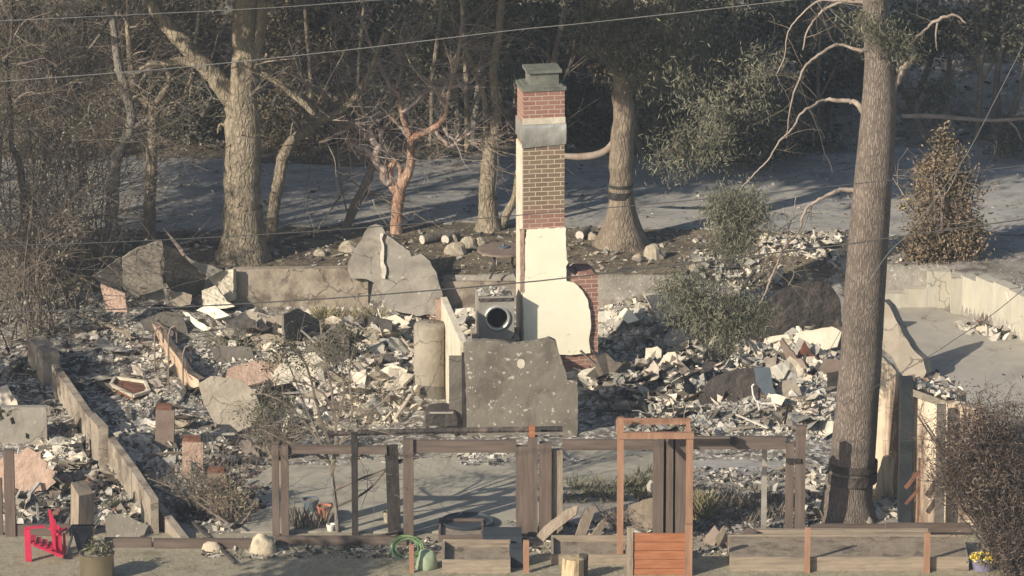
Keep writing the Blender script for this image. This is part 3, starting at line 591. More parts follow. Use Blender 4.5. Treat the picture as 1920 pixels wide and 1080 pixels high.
b = MB(); b.tube([(wh.location.x + .08, hy, hz), (wh.location.x + .08, hy, hz + .1), (wh.location.x - .05, hy, hz + .13)], .015); b.build('pipe', M['rust'], wh)
# burnt stove at the heater's foot
gb = G(828, 825); st = thing('burnt_stove', 'small burnt black stove with a rounded top beside the water heater', 'stove', gb)
sc = mpp(gb.y)
b = MB(); w2 = 30 * sc
prof = [(-w2, .26), (-w2, .44), (-w2 * .8, .52), (0, .55), (w2 * .85, .52), (w2, .40), (w2, .26)]
b.prism([(gb.x + x, gb.y - .02, z) for x, z in prof], (0, .42, 0)); b.build('body', M['darkmetal'], st)
for s1 in (-1, 1):
    for s2 in (0, 1):
        b = MB(); b.bar((gb.x + s1 * (w2 - .03), gb.y + .02 + s2 * .34, 0), (gb.x + s1 * (w2 - .03), gb.y + .02 + s2 * .34, .27), .035); b.build('leg', M['darkmetal'], st)
b = MB(); b.box((gb.x, gb.y - .03, .5), (w2 * 1.5, .02, .03)); b.build('handle', M['metal'], st)

# ------------------------------------------------------------------ back retaining wall and great leaning slabs
yw = -1.72
def wallrun(name, px0, px1, top0, top1, Y, th, m, label, cat, z0=-.1, dY=0.0):
    a = W(px0, top0, Y); c = W(px1, top1, Y + dY); b = MB()
    b.prism([(a.x, a.y, z0), (c.x, c.y, z0), (c.x, c.y, c.z), (a.x, a.y, a.z)], (0, th, 0)); return tag(b.build(name, m), label, cat)
bw = thing('retaining_wall', 'long low tan retaining wall behind the burnt rooms', 'retaining wall', W(700, 590, yw))
for x0, x1, t0, t1, mm, nm in ((436, 690, 505, 503, 'foundation', 'tall_section'), (826, 985, 528, 529, 'foundation', 'low_section'), (1121, 1345, 562, 566, 'stucco', 'low_section')):
    a = W(x0, t0, yw); c = W(x1, t1, yw); b = MB(); b.prism([(a.x, yw, -.1), (c.x, yw, -.1), (c.x, yw, c.z), (a.x, yw, a.z)], (0, .18, 0)); b.build(nm, M[mm], bw)
slab('wall_end_fragment', [(388, 517), (400, 512), (437, 505), (437, 563), (423, 566), (404, 541)], yw - .1, M['stucco_pale'], 'pale lit broken end of the long retaining wall', 'wall fragment', yaw=-30, thick=.1, seed=3)
slab('leaning_slab', [(683, 436), (692, 425), (704, 421), (716, 424), (722, 436), (736, 447), (756, 462), (768, 470), (772, 481), (790, 476), (806, 490), (818, 512), (828, 545), (834, 588), (780, 592), (726, 580), (718, 552), (700, 530), (680, 522), (658, 522), (652, 506), (655, 488), (664, 470), (676, 452)], yw - .3, M['fin'],
     'huge fin shaped smooth grey slab leaning upright beyond the water heater', 'wall slab', lean=8, yaw=-6, thick=.12, amp=1.2, seed=8, anchor=(750, 590))
cr = slab_mb(MB(), [(714, 436), (719, 437), (717, 452), (720, 470), (719, 490), (724, 506), (722, 522), (716, 522), (714, 500), (712, 480), (715, 462), (712, 448)], PL(750, 590, W(750, 590, yw - .34), (0, -1, .1)), (-.1, -.99, .12), .03, 1.6, 5, 3)
cr.build('torn_edge_strip', M['r_white']); tag(bpy.data.objects['torn_edge_strip'], 'ragged white vertical strip of torn mesh on the fin shaped slab', 'mesh strip')

LS = [  # name, outline, dY, material, label, lean, yaw
 ('folded_sheet', [(174, 518), (200, 502), (226, 483), (229, 510), (230, 546), (190, 531)], -2.9, 'stucco_grey', 'dark folded panel at the far left of the collapsed wall pieces', 0, 25),
 ('folded_sheet', [(188, 532), (234, 551), (238, 586), (199, 584), (196, 570)], -3.1, 'pink', 'pinkish panel lit by the sun below the dark folded panel', 5, -25),
 ('broken_slab', [(229, 484), (257, 466), (285, 456), (303, 452), (306, 468), (300, 490), (302, 516), (309, 540), (257, 556), (232, 542)], -2.7, 'stucco', 'grey cracked slab with a curved top standing between the folded panels and the retaining wall', -4, 14),
 ('broken_slab', [(258, 543), (306, 537), (311, 564), (285, 562), (262, 557)], -2.5, 'stucco', 'small grey tan slab fragment lying below the curved cracked slab', 20, 10),
 ('broken_slab', [(321, 545), (345, 548), (360, 553), (357, 571), (338, 575), (323, 573)], -2.4, 'foundation', 'squarish tan wall fragment between the dark gap and the cracked slab', 10, 0),
 ('wall_sliver', [(338, 470), (352, 482), (372, 493), (395, 497), (418, 507), (390, 520), (376, 510), (356, 492)], -2.0, 'fin', 'thin pointed sliver of wall rising towards the leaning rod', 0, 0),
 ('wall_piece', [(378, 545), (404, 535), (425, 565), (440, 575), (400, 580), (378, 570)], -2.3, 'stucco_pale', 'pale triangular wall piece under the end of the retaining wall', 15, -20),
 ('plaster_sheet', [(342, 584), (352, 586), (372, 603), (397, 615), (384, 621), (366, 612), (357, 602)], -3.5, 'plaster', 'narrow bright cream plaster sheet lying tilted in the debris', 30, -20),
 ('plaster_sheet', [(368, 582), (392, 570), (412, 580), (430, 591), (402, 598), (388, 588)], -3.0, 'plaster', 'wide bright cream plaster sheet just right of the narrow one', 35, -20),
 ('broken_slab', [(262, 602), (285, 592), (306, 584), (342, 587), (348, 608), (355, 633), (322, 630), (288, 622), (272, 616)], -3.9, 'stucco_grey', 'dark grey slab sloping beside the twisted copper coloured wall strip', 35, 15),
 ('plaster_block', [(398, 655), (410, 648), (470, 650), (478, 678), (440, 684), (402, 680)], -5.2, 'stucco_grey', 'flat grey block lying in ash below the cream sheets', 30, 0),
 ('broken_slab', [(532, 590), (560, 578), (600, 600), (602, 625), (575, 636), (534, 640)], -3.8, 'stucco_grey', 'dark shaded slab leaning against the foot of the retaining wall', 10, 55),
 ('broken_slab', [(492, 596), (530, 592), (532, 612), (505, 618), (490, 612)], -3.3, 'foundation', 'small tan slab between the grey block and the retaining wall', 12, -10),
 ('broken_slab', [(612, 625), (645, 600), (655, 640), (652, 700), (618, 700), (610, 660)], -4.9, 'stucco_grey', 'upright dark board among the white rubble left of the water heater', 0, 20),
 ('crumpled_sheet', [(372, 718), (395, 705), (450, 712), (478, 735), (490, 770), (470, 800), (430, 815), (402, 796), (380, 750)], -7.8, 'stucco', 'big curved tan sheet behind the bramble in the left yard', 25, -10),
 ('ash_sheet', [(400, 716), (430, 690), (480, 676), (540, 680), (530, 706), (470, 722), (420, 730)], -7, 'pink', 'pinkish flat sheet right of the twisted peach strip', 60, 0),
 ('ash_sheet', [(508, 700), (540, 668), (590, 660), (612, 680), (608, 712), (560, 728), (515, 722)], -7, 'stucco_pale', 'pale flat sheet behind the young bare tree', 55, 0),
 ('bent_sheet', [(438, 602), (470, 590), (500, 600), (492, 622), (452, 628)], -3.4, 'stucco', 'tan bent sheet right of the wide bright cream sheet', 40, -25),
 ('bent_sheet', [(604, 640), (640, 622), (664, 636), (650, 662), (612, 664)], -5, 'stucco_pale', 'pale bent sheet above the bare young tree', 45, 20),
 ('bent_sheet', [(690, 600), (742, 590), (768, 606), (740, 622), (700, 620)], -3.6, 'stucco_pale', 'pale bent sheet under the foot of the fin shaped slab', 35, -15),
 ('bent_sheet', [(700, 700), (736, 682), (764, 694), (756, 716), (716, 722)], -6, 'plaster', 'bright bent sheet left of the water heater, upper one', 50, 20),
 ('bent_sheet', [(660, 730), (700, 722), (726, 742), (700, 760), (668, 756)], -7, 'stucco_pale', 'pale bent sheet left of the water heater, lower one', 40, -30),
 ('bent_sheet', [(560, 742), (600, 730), (632, 744), (610, 766), (572, 764)], -7, 'foundation', 'tan bent sheet behind the left fence frame', 45, 10),
 ('bent_sheet', [(470, 632), (520, 622), (548, 640), (520, 656), (482, 652)], -4.6, 'foundation', 'long low tan sheet left of the dark shaded slab', 50, 0),
 ('plaster_sheet', [(445, 780), (500, 772), (515, 800), (480, 808), (450, 802)], -8.4, 'stucco', 'thin tan sheet below the big curved one', 30, 0),
]
for i, (nm, px, Y, mm, lb, ln, yw_) in enumerate(LS): slab(nm, px, Y if max(p[1] for p in px) < 600 else slabY(px), M[mm], lb, nm.split('_')[-1], lean=ln, yaw=yw_, thick=.05, amp=1.0, step=8, seed=20 + i)
b = MB(); b.tube([W(306, 427, -2.0), W(325, 450, -2.0), W(343, 470, -2.0)], .022, 6); b.tube([W(322, 446, -1.98), W(345, 478, -1.98)], .035, 6); tag(b.build('leaning_rod', M['limb']), 'pale thin rod pointing up left above the collapsed panels', 'rod')
# dark wall face seen in the gap between the panels and the retaining wall
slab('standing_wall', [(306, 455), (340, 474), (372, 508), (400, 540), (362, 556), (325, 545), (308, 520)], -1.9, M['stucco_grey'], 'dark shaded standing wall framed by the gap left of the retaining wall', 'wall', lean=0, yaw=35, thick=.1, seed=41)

# twisted reddish strip of wall running down the left yard
ts = thing('torn_wall_strip', 'twisted peach coloured torn wall strip running towards the yard', 'wall strip', G(330, 720))
path = [((285, 606), (300, 640)), ((300, 622), (312, 672)), ((318, 650), (330, 700)), ((335, 672), (345, 725)), ((352, 700), (365, 752)), ((372, 712), (384, 760))]
b = MB(); vs = []
for k, (t, bo) in enumerate(path):
    Yk = Yg(bo[1]) ; vs.append(W(t[0], t[1], Yk + .1 * (k % 2))); vs.append(W(bo[0], bo[1], Yk)); vs.append(W(t[0] + 12, t[1] - 3, Yk + .45))
fs = []
for k in range(len(path) - 1): fs += [(3 * k, 3 * k + 1, 3 * k + 4, 3 * k + 3), (3 * k + 2, 3 * k, 3 * k + 3, 3 * k + 5)]
b.add(vs, fs); b.build('face', mat('peach_scorched_stucco', (.50, .36, .25), (.60, .47, .34), 5, bump=.6, bscale=18, c3=(.20, .13, .09), s3=4, t3=(.55, .62)), ts)
b = MB()
for xx, y0, y1 in ((290, 612, 700), (316, 612, 748), (343, 648, 745)):
    Yk = Yg(y1); b.tube([W(xx, y1, Yk), W(xx, y0 + 16, Yk), W(xx + 4, y0 + 3, Yk), W(xx + 10, y0, Yk), W(xx + 15, y0 + 10, Yk + .2), W(xx + 16, y0 + 30, Yk + .3)], .016, 6)
b.build('bent_wire', M['brownmetal'], ts)

# ------------------------------------------------------------------ left foundation wall running towards the camera
fw = thing('foundation_wall', 'long tan foundation wall running diagonally down the left yard', 'foundation wall', G(200, 860))
def wseg(x0, y0, x1, y1, h, th, nm='wall_run', mm='foundation', h1=None):
    """x0,y0 / x1,y1: photo points of the near-top edge's two ends (front edge of the top)"""
    h1 = h1 or h; a = G(x0, y0, h); c = G(x1, y1, h1); d = Vector((c.x - a.x, c.y - a.y, 0)).normalized(); n = Vector((-d.y, d.x, 0)) * th
    if n.x < 0: n = -n
    b = MB(); b.prism([(a.x, a.y, -.05), (c.x, c.y, -.05), (c.x, c.y, h1), (a.x, a.y, h)], n); return b.build(nm, M[mm], fw)
wseg(51, 632, 80, 662, .60, .30)
wseg(97, 684, 160, 775, .55, .13)
wseg(160, 775, 184, 800, .62, .17, h1=.80)
wseg(186, 800, 245, 880, .60, .13, h1=.55)
wseg(245, 880, 282, 936, .52, .13, h1=.62)
wseg(290, 945, 342, 1012, .38, .13, h1=.10)
b = MB(); pxbox(b, 80, 96, 655, 715, Yg(713), .3, zbot=0); b.build('end_pier', M['stucco_grey'], fw)
# blocks at the far left
pxb = MB(); pxbox(pxb, -60, 88, 764, 838, Yg(838), .14); tag(pxb.build('concrete_block_wall', M['fin']), 'smooth greenish grey concrete block at the left edge of the picture', 'concrete block')
slab('crumpled_sheet', [(-5, 868), (18, 846), (34, 852), (52, 838), (66, 848), (80, 844), (76, 860), (90, 868), (86, 878), (104, 884), (98, 896), (106, 904), (88, 918), (60, 925), (-5, 922)], Yg(924), M['pink'], 'pinkish crumpled stucco sheet below the concrete block', 'sheet', lean=15, yaw=-10, seed=6, amp=2.5)
slab('crumpled_sheet', [(-10, 730), (12, 722), (22, 738), (34, 760), (-10, 762)], Yg(775), M['r_cream'], 'torn cream sheet lying on top of the concrete block', 'sheet', lean=30, yaw=-10, seed=9, amp=2.5)
slab('flat_slab', [(196, 968), (230, 962), (278, 985), (268, 1010), (200, 1008)], Yg(1012), M['stucco_brown'], 'grey brown flat slab lying by the left fence rail', 'slab', lean=50, seed=12)
ws = thing('weathered_post_stump', 'thick weathered square post stump behind the red chair', 'stump', G(150, 1010)); b = MB(); Yk = Yg(1010)
t = [W(133, 905, Yk + .1), W(160, 900, Yk + .35), W(176, 925, Yk + .1), W(148, 930, Yk - .1)]; bo = [Vector((q.x + (-.03 if i in (0, 3) else 0), q.y, 0)) for i, q in enumerate(t)]
b.add(t + bo, [(0, 3, 2, 1), (0, 4, 7, 3), (3, 7, 6, 2), (2, 6, 5, 1), (1, 5, 4, 0)]); b.build('trunk', M['woodgrey'], ws)

# tray, posts in the left yard
tr = thing('metal_tray', 'shallow rusty sink tray lying in the left yard ash', 'tray', G(245, 745)); b = MB()
o4 = [G(208, 735), G(216, 722), G(272, 730), G(280, 748), G(250, 757)]
for i in range(5): b.bar(o4[i] + Vector((0, 0, .14)), o4[(i + 1) % 5] + Vector((0, 0, .14)), .05)
b.build('rim', M['r_cream'], tr); b = MB(); b.add([q + Vector((0, 0, .11)) for q in o4], [(0, 1, 2, 3, 4)]); b.add([q + Vector((0, 0, .11)) for q in o4] + [q + Vector((0, 0, -.05)) for q in o4], [(i, (i + 1) % 5, 5 + (i + 1) % 5, 5 + i) for i in range(5)]); b.build('bowl', M['rust'], tr)
for nm, x0, x1, y0, y1, mm, lb in (('short_post', 291, 326, 762, 848, 'brownmetal', 'square rusty post right of the foundation wall, farthest of the three'), ('short_post', 341, 380, 822, 900, 'pink', 'reddish stained block post in the middle of the three'), ('short_post', 388, 424, 880, 968, 'brownmetal', 'leaning rusty post nearest the fence of the three')):
    t = thing(nm, lb, 'post', G((x0 + x1) / 2, y1), group='rusty posts in the left yard'); b = MB(); pxbox(b, x0, x1, y0 + 8, y1, Yg(y1), .26, tilt=.03, sink=.1); b.build('shaft', M[mm], t)
    b = MB(); pxbox(b, x0 + 2, x1 - 4, y0, y0 + 10, Yg(y1) + .05, .2, tilt=.06); b.build('cap_block', M['rust'], t)

# ------------------------------------------------------------------ right side: curved slab, scorched white walls, retaining wall
slab('curved_slab', [(1650, 585), (1656, 562), (1668, 575), (1690, 620), (1712, 655), (1730, 672), (1737, 698), (1728, 716), (1700, 722), (1690, 700), (1672, 668), (1650, 650)], Yg(722) + .25, M['stucco'],
     'long curved tan slab leaning beside the driveway behind the big pine', 'wall slab', lean=12, yaw=-28, thick=.28, amp=.6, seed=5, anchor=(1700, 722))
slab('scorched_wall', [(1651, 668), (1672, 686), (1690, 708), (1692, 746), (1684, 760), (1700, 800), (1700, 850), (1700, 880), (1700, 930), (1600, 932), (1600, 700)], Yg(932), M['scorchwhite'],
     'white wall streaked with soot showing just right of the big pine trunk', 'wall', lean=0, yaw=-20, thick=.1, amp=.8, seed=6, anchor=(1640, 945))
slab('wall_fragment', [(1655, 858), (1668, 855), (1680, 872), (1679, 920), (1668, 940), (1640, 942), (1644, 890)], Yg(942), M['scorchwhite'], 'small pointed cream wall fragment at the foot of the soot streaked wall', 'wall fragment', lean=0, yaw=-10, thick=.08, seed=7)
b = MB(); pxbox(b, 1687, 1711, 716, 984, Yg(984), .35, zbot=0); tag(b.build('gap_shade_block', M['gap_shade']), 'tall blue black block standing in for shade between the two scorched white walls', 'post')  # dark block painting the trunk's shadow and the shaded gap
rw = thing('outbuilding_wall', 'large cream wall streaked with soot behind the lower right bush', 'wall', G(1770, 985)); Yk = Yg(985)
a0 = W(1703, 730, Yk); b = MB()
px = [(1712, 728), (1722, 738), (1740, 752), (1800, 760), (1850, 770), (1850, 985), (1704, 985)]
slab_mb(b, px, W(1760, 985, Yk), (-.25, -.97, 0), .22, .8, 8, 4); b.build('wall_face', M['scorchwhite'], rw)
b = MB(); b.prism([W(1712, 730, Yk), W(1790, 758, Yk), W(1812, 740, Yk + 1.0), W(1776, 712, Yk + 1.2), W(1716, 722, Yk + 1.0)], (0, 0, -.12)); b.build('ash_topped_ledge', M['stucco'], rw)
b = MB(); pxbox(b, 1721, 1725, 860, 985, Yk - .35, .06); b.bar(W(1698, 915, Yk - .3), W(1722, 885, Yk - .3), .07, .05); b.bar(W(1698, 945, Yk - .3), W(1722, 918, Yk - .3), .05, .04)
tag(b.build('burnt_ladder', M['rust']), 'dark burnt ladder frame leaning on the cream wall', 'ladder')
b = MB(); pxbox(b, 1755, 1772, 760, 985, Yk - .3, .10); tag(b.build('leaning_board', M['stucco_grey']), 'tall grey board upright against the cream wall by the bush', 'board')

st_ = thing('stepped_wall', 'pale stepped concrete retaining wall beside the driveway at the right edge', 'retaining wall', G(1790, 590))
# left part: faces the camera and steps up to the right
Yl = Yg(578)
b = MB(); xs_ = [(1655, 1698, 551), (1698, 1739, 542), (1739, 1783, 509)]
for x0, x1, tp in xs_:
    a = W(x0, tp, Yl); c = W(x1, tp, Yl); b.box(((a.x + c.x) / 2, Yl + .12, a.z / 2 - .1), (c.x - a.x - .002, .24, a.z + .2))
b.build('left_section', M['concrete'], st_)
p0 = G(1800, 588); pts_ = [(1800, 518, 588), (1828, 520, 600), (1860, 530, 614), (1890, 545, 627), (1925, 566, 645), (1990, 600, 680)]
b = MB()
for (xa, ta, ba), (xb2, tb, bb2) in zip(pts_[:-1], pts_[1:]):
    A_ = G(xa, ba); B2 = G(xb2, bb2); za = W(xa, ta, A_.y).z; d = Vector((B2.x - A_.x, B2.y - A_.y, 0)); n = Vector((-d.y, d.x, 0)).normalized() * .24
    zz = za + .02
    b.prism([(A_.x, A_.y, -.2), (B2.x, B2.y, -.2), (B2.x, B2.y, zz), (A_.x, A_.y, zz)], n if n.y > 0 else -n)
b.build('right_section', M['concrete'], st_)
A_ = W(1783, 511, Yl); B2 = G(1800, 588); b = MB(); b.box(((A_.x + B2.x) / 2 + .02, (Yl + B2.y) / 2 + .22, A_.z / 2 - .05), (.22, abs(Yl - B2.y) + .55, A_.z + .1)); b.build('corner_pier', M['concrete'], st_)

# ------------------------------------------------------------------ debris in the right hand room
DB = [
 ('collapsed_tank', [(1308, 762), (1312, 735), (1330, 712), (1360, 697), (1395, 690), (1430, 688), (1440, 700), (1436, 745), (1400, 752), (1350, 760)], Yg(765), 'darkmetal', 'large dark brown curved metal sheet collapsed in the right room', 20, 0),
 ('curved_shell', [(1398, 648), (1402, 612), (1430, 570), (1470, 542), (1520, 526), (1555, 532), (1575, 560), (1582, 640), (1500, 656)], -3.2, 'darkmetal', 'broad dark curved shell, widened to paint the deep shade behind the big pine', 5, 15),  # shell widened so its dark colour paints the shaded area
 ('metal_shard', [(1461, 640), (1466, 634), (1492, 668), (1500, 690), (1478, 686)], -5.2, 'brownmetal', 'upright pointed brown shard, leftmost of the metal shards by the pine', 0, -15),
 ('metal_shard', [(1498, 662), (1510, 640), (1522, 662), (1534, 672), (1512, 682), (1496, 680)], -5.3, 'rust', 'dark triangular rusty shard, tallest of those by the pine', 0, 15),
 ('metal_shard', [(1470, 690), (1482, 672), (1502, 672), (1516, 692), (1500, 702)], -5.5, 'brownmetal', 'small tan crumpled plate in front of the triangular shard', 20, -30),
 ('metal_shard', [(1536, 692), (1548, 672), (1580, 676), (1580, 700), (1558, 706)], -5.4, 'brownmetal', 'brown crumpled plate touching the big pine trunk', 20, 10),
 ('plaster_block', [(1516, 680), (1548, 682), (1550, 700), (1520, 702)], -5.7, 'stucco_pale', 'small cream block among the brown metal shards', 10, 0),
 ('ash_slab', [(1424, 660), (1434, 634), (1480, 626), (1560, 612), (1578, 622), (1570, 650), (1520, 664), (1470, 672)], -4.6, 'stucco_pale', 'bright cream sloping slab above the metal shards', 40, -15),
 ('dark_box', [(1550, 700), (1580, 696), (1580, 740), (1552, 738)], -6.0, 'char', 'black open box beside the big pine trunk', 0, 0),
 ('broken_sheet', [(1330, 735), (1352, 732), (1358, 758), (1340, 762)], Yg(768), 'stucco_grey', 'small grey sheet leaning in front of the curved metal sheet', 10, 10),
 ('broken_sheet', [(1414, 690), (1444, 690), (1450, 725), (1458, 745), (1436, 740), (1420, 722)], Yg(752), 'bluegrey', 'blue grey bent sheet standing above the white chair frame', 5, 10),
 ('broken_sheet', [(1452, 735), (1462, 715), (1492, 712), (1506, 745), (1470, 750)], Yg(758), 'stucco', 'rounded grey green sheet behind the white chair frame', 15, 0),
 ('wall_block', [(1211, 555), (1262, 556), (1275, 580), (1272, 606), (1236, 608), (1228, 590)], -3.0, 'stucco_pale', 'pale broken wall block behind the hanging foliage clump', 5, 10),
 ('charred_board', [(1184, 524), (1192, 516), (1206, 535), (1222, 558), (1214, 566), (1200, 552)], -2.4, 'woodgrey', 'leaning charred board above the pale wall block', 5, 10),
 ('plaster_sheet', [(1160, 590), (1172, 577), (1184, 582), (1198, 600), (1178, 606)], -3.1, 'plaster', 'bright white plaster piece right of the chimney base', 35, 0),
]
for i, (nm, px, Y, mm, lb, ln, yw_) in enumerate(DB): slab(nm, px, slabY(px) + .1, M[mm], lb, nm.split('_')[-1], lean=ln, yaw=yw_, thick=.05 if nm != 'wall_block' else .3, amp=1.0, step=8, seed=60 + i)
def stick(x0, y0, x1, y1, Y, wpx, mm, lb, nm='charred_beam', cat='beam', z=.1, group=None):
    Y0 = Yg(y0) if Y is None else Y; Y1 = Yg(y1) if Y is None else Y
    a = W(x0, y0, Y0); c = W(x1, y1, Y1)
    if Y is None: a.z = z + Hs(a.x, a.y); c.z = z + Hs(c.x, c.y)
    b = MB(); b.bar(a, c, wpx * mpp(Y0), wpx * mpp(Y0) * .6); return tag(b.build(nm, M[mm]), lb, cat, group)
SK = [(1252, 742, 1318, 694, 8, 'char', 'long charred beam slanting up towards the curved metal sheet'), (1232, 752, 1262, 734, 6, 'woodchar', 'short burnt beam end at the foot of the long charred beam'),
      (1460, 800, 1575, 742, 12, 'woodgrey', 'fallen tree limb lying across the ash left of the pine'), (1306, 724, 1330, 705, 5, 'metal', 'thin metal strip on the rim of the curved sheet'),
      (1125, 718, 1175, 700, 5, 'woodgrey', 'pale stick lying beside the brick base of the chimney'), (520, 615, 600, 640, 5, 'woodgrey', 'slanting stick in front of the dark shaded slab'),
      (150, 610, 240, 640, 6, 'woodgrey', 'grey plank in the ash under the bent panels'), (270, 870, 390, 850, 7, 'woodgrey', 'grey limb lying across the foundation wall'),
      (1380, 800, 1440, 822, 4, 'r_white', 'white pipe lying near the right fence rail'), (740, 800, 770, 770, 6, 'r_cream', 'pale slat by the stove'), (700, 650, 772, 625, 5, 'r_cream', 'pale slat beside the tank')]
for a in SK: stick(a[0], a[1], a[2], a[3], None, a[4], a[5], a[6])
# white chair frame
cf = thing('chair_frame', 'white metal chair frame standing in the ash left of the pine', 'chair', G(1438, 795)); Yk = Yg(795)
def pt(x, y, d=0): return W(x, y, Yk + d)
for pts in ([pt(1419, 796), pt(1424, 765), pt(1420, 752)], [pt(1459, 796), pt(1455, 765), pt(1452, 756)], [pt(1416, 782, .35), pt(1420, 758, .35)], [pt(1449, 782, .35), pt(1450, 758, .35)]):
    b = MB(); b.tube(pts, .016, 6); b.build('leg', M['white'], cf)
b = MB(); b.tube([pt(1420, 752), pt(1428, 757), pt(1452, 756)], .018, 6); b.tube([pt(1420, 758, .35), pt(1450, 758, .35)], .014, 6); b.tube([pt(1420, 752), pt(1420, 758, .35)], .014, 6); b.tube([pt(1452, 756), pt(1450, 758, .35)], .014, 6); b.build('seat_frame', M['white'], cf)
b = MB(); b.tube([pt(1420, 758, .35), pt(1412, 740, .38), pt(1410, 724, .4), pt(1414, 720, .4)], .016, 6); b.build('back_rail', M['white'], cf)
# small dark grill right of the chimney
gr = thing('burnt_grill', 'small black burnt grill stand in ash right of the brown slab', 'grill', G(1158, 758)); Yk = Yg(758)
b = MB(); pxbox(b, 1143, 1176, 733, 742, Yk, .4); b.build('grate', M['char'], gr)
for x_, d_ in ((1144, 0), (1174, 0), (1144, .38), (1174, .38)):
    b = MB(); q = W(x_, 740, Yk + d_); b.bar(q, (q.x, q.y, 0), .03); b.build('leg', M['char'], gr)
b = MB(); b.bar(W(1150, 700, Yk + .1), W(1158, 735, Yk + .1), .03); b.bar(W(1143, 698, Yk + .1), W(1165, 702, Yk + .1), .025); b.build('handle', M['metal'], gr)

# ------------------------------------------------------------------ terrace: round table, rocks, log rounds
zt_ = TERR
tb = thing('patio_table', 'round metal patio table standing on the terrace behind the dryer', 'table', G(944, 500, zt_)); Yk = G(944, 516, zt_).y; tc = Vector((tb.location.x, Yk, zt_))
hh = W(944, 466, Yk).z
b = MB(); b.lathe(tc, [(.01, hh - zt_), (.46, hh - zt_), (.49, hh - zt_ - .01), (.49, hh - zt_ - .035), (.44, hh - zt_ - .03), (.01, hh - zt_ - .03)], 32); b.build('tabletop', M['brownmetal'], tb)
for k in range(4):
    a = R(45 + 90 * k); ux, uy = math.cos(a), math.sin(a)
    b = MB(); b.tube([tc + Vector((ux * .30, uy * .30, hh - zt_ - .03)), tc + Vector((ux * .22, uy * .22, (hh - zt_) * .6)), tc + Vector((ux * .24, uy * .24, .15)), tc + Vector((ux * .36, uy * .36, 0))], .018, 6); b.build('leg', M['darkmetal'], tb)
b = MB(); b.lathe(tc + Vector((.0, .05, hh - zt_)), [(.09, 0), (.1, .03), (.03, .04), (.02, .09), (.01, .09)], 12); b.build('umbrella_collar', M['bluegrey'], tb)
RK = [(855, 475, 44, 22, 'large pale flat topped boulder left of the patio table'), (878, 462, 34, 20, 'rounded brown rock behind the pale flat boulder'), (848, 455, 22, 16, 'small brown rock right of the sawn log'), (900, 460, 24, 16, 'small tan rock by the foot of the middle grey trunk'),
      (1196, 487, 22, 13, 'small pale rock left of the pointed rock by the burnt pine'), (1226, 484, 40, 26, 'pointed tan rock right of the burnt pine trunk'), (1110, 448, 20, 14, 'small grey rock just left of the burnt pine trunk'), (1300, 505, 18, 12, 'white rock behind the hanging foliage clump'),
      (655, 470, 40, 18, 'low brown rock behind the fin shaped slab'), (600, 478, 26, 12, 'low flat rock left of the fin shaped slab'), (1140, 470, 18, 10, 'tiny rock at the burnt pine roots'), (1590, 470, 22, 20, 'pale round rock half hidden by the big pine'), (1600, 505, 26, 18, 'tan rock low against the left of the big pine')]
for i, (x, y, w_, h_, lb) in enumerate(RK):
    g = GH(x, y, zt_); s_ = mpp(g.y); b = MB(); b.rock((g.x, g.y, g.z - .03), (w_ * s_, w_ * s_ * .8, h_ * s_ * 1.15), seed=i * 3.3); tag(b.build('rock', M['stone']), lb, 'rock', 'rocks on the terrace')
for i, (x, y, L_, lb) in enumerate(((792, 458, 46, 'pale cut log lying on the terrace, left end sawn'), (835, 458, 20, 'short sawn log right of the long cut log'), (1087, 450, 14, 'round sawn log end just right of the chimney'))):
    g = GH(x, y, zt_); s_ = mpp(g.y); r_ = 9 * s_; b = MB(); t = thing('cut_log', lb, 'log', g, group='cut logs on the terrace')
    a = Vector((g.x - L_ * s_ * .0 , g.y, g.z + r_)); c = a + Vector((L_ * s_, .35, 0)); b.tube([a, a.lerp(c, .5), c], [r_, r_ * 1.05, r_], 14); b.build('bark', M['bark_grey'], t)
    b = MB(); dd_ = (c - a).normalized(); b.tube([a - dd_ * .012, a - dd_ * .002], r_ * .93, 14); b.build('sawn_end', M['r_white'], t)
# boulders by the front fence
for i, (x, y, w_, h_, lb) in enumerate(((492, 1045, 52, 40, 'big pale boulder beside the left end of the front fence'), (397, 1040, 42, 20, 'low pale boulder left of the big one'), (556, 1040, 14, 10, 'small stone right of the big pale boulder'), (1580, 990, 34, 14, 'flat stone at the foot of the big pine'), (1625, 988, 30, 16, 'rounded stone just right of the big pine foot'))):
    g = G(x, y); s_ = mpp(g.y); b = MB(); b.rock((g.x, g.y + .15, -.01), (w_ * s_, w_ * s_ * .7, h_ * s_ * 1.05), seed=i * 5.1 + 2); tag(b.build('boulder', M['sandstone'] if i < 2 else M['stone'], smooth=True), lb, 'boulder')

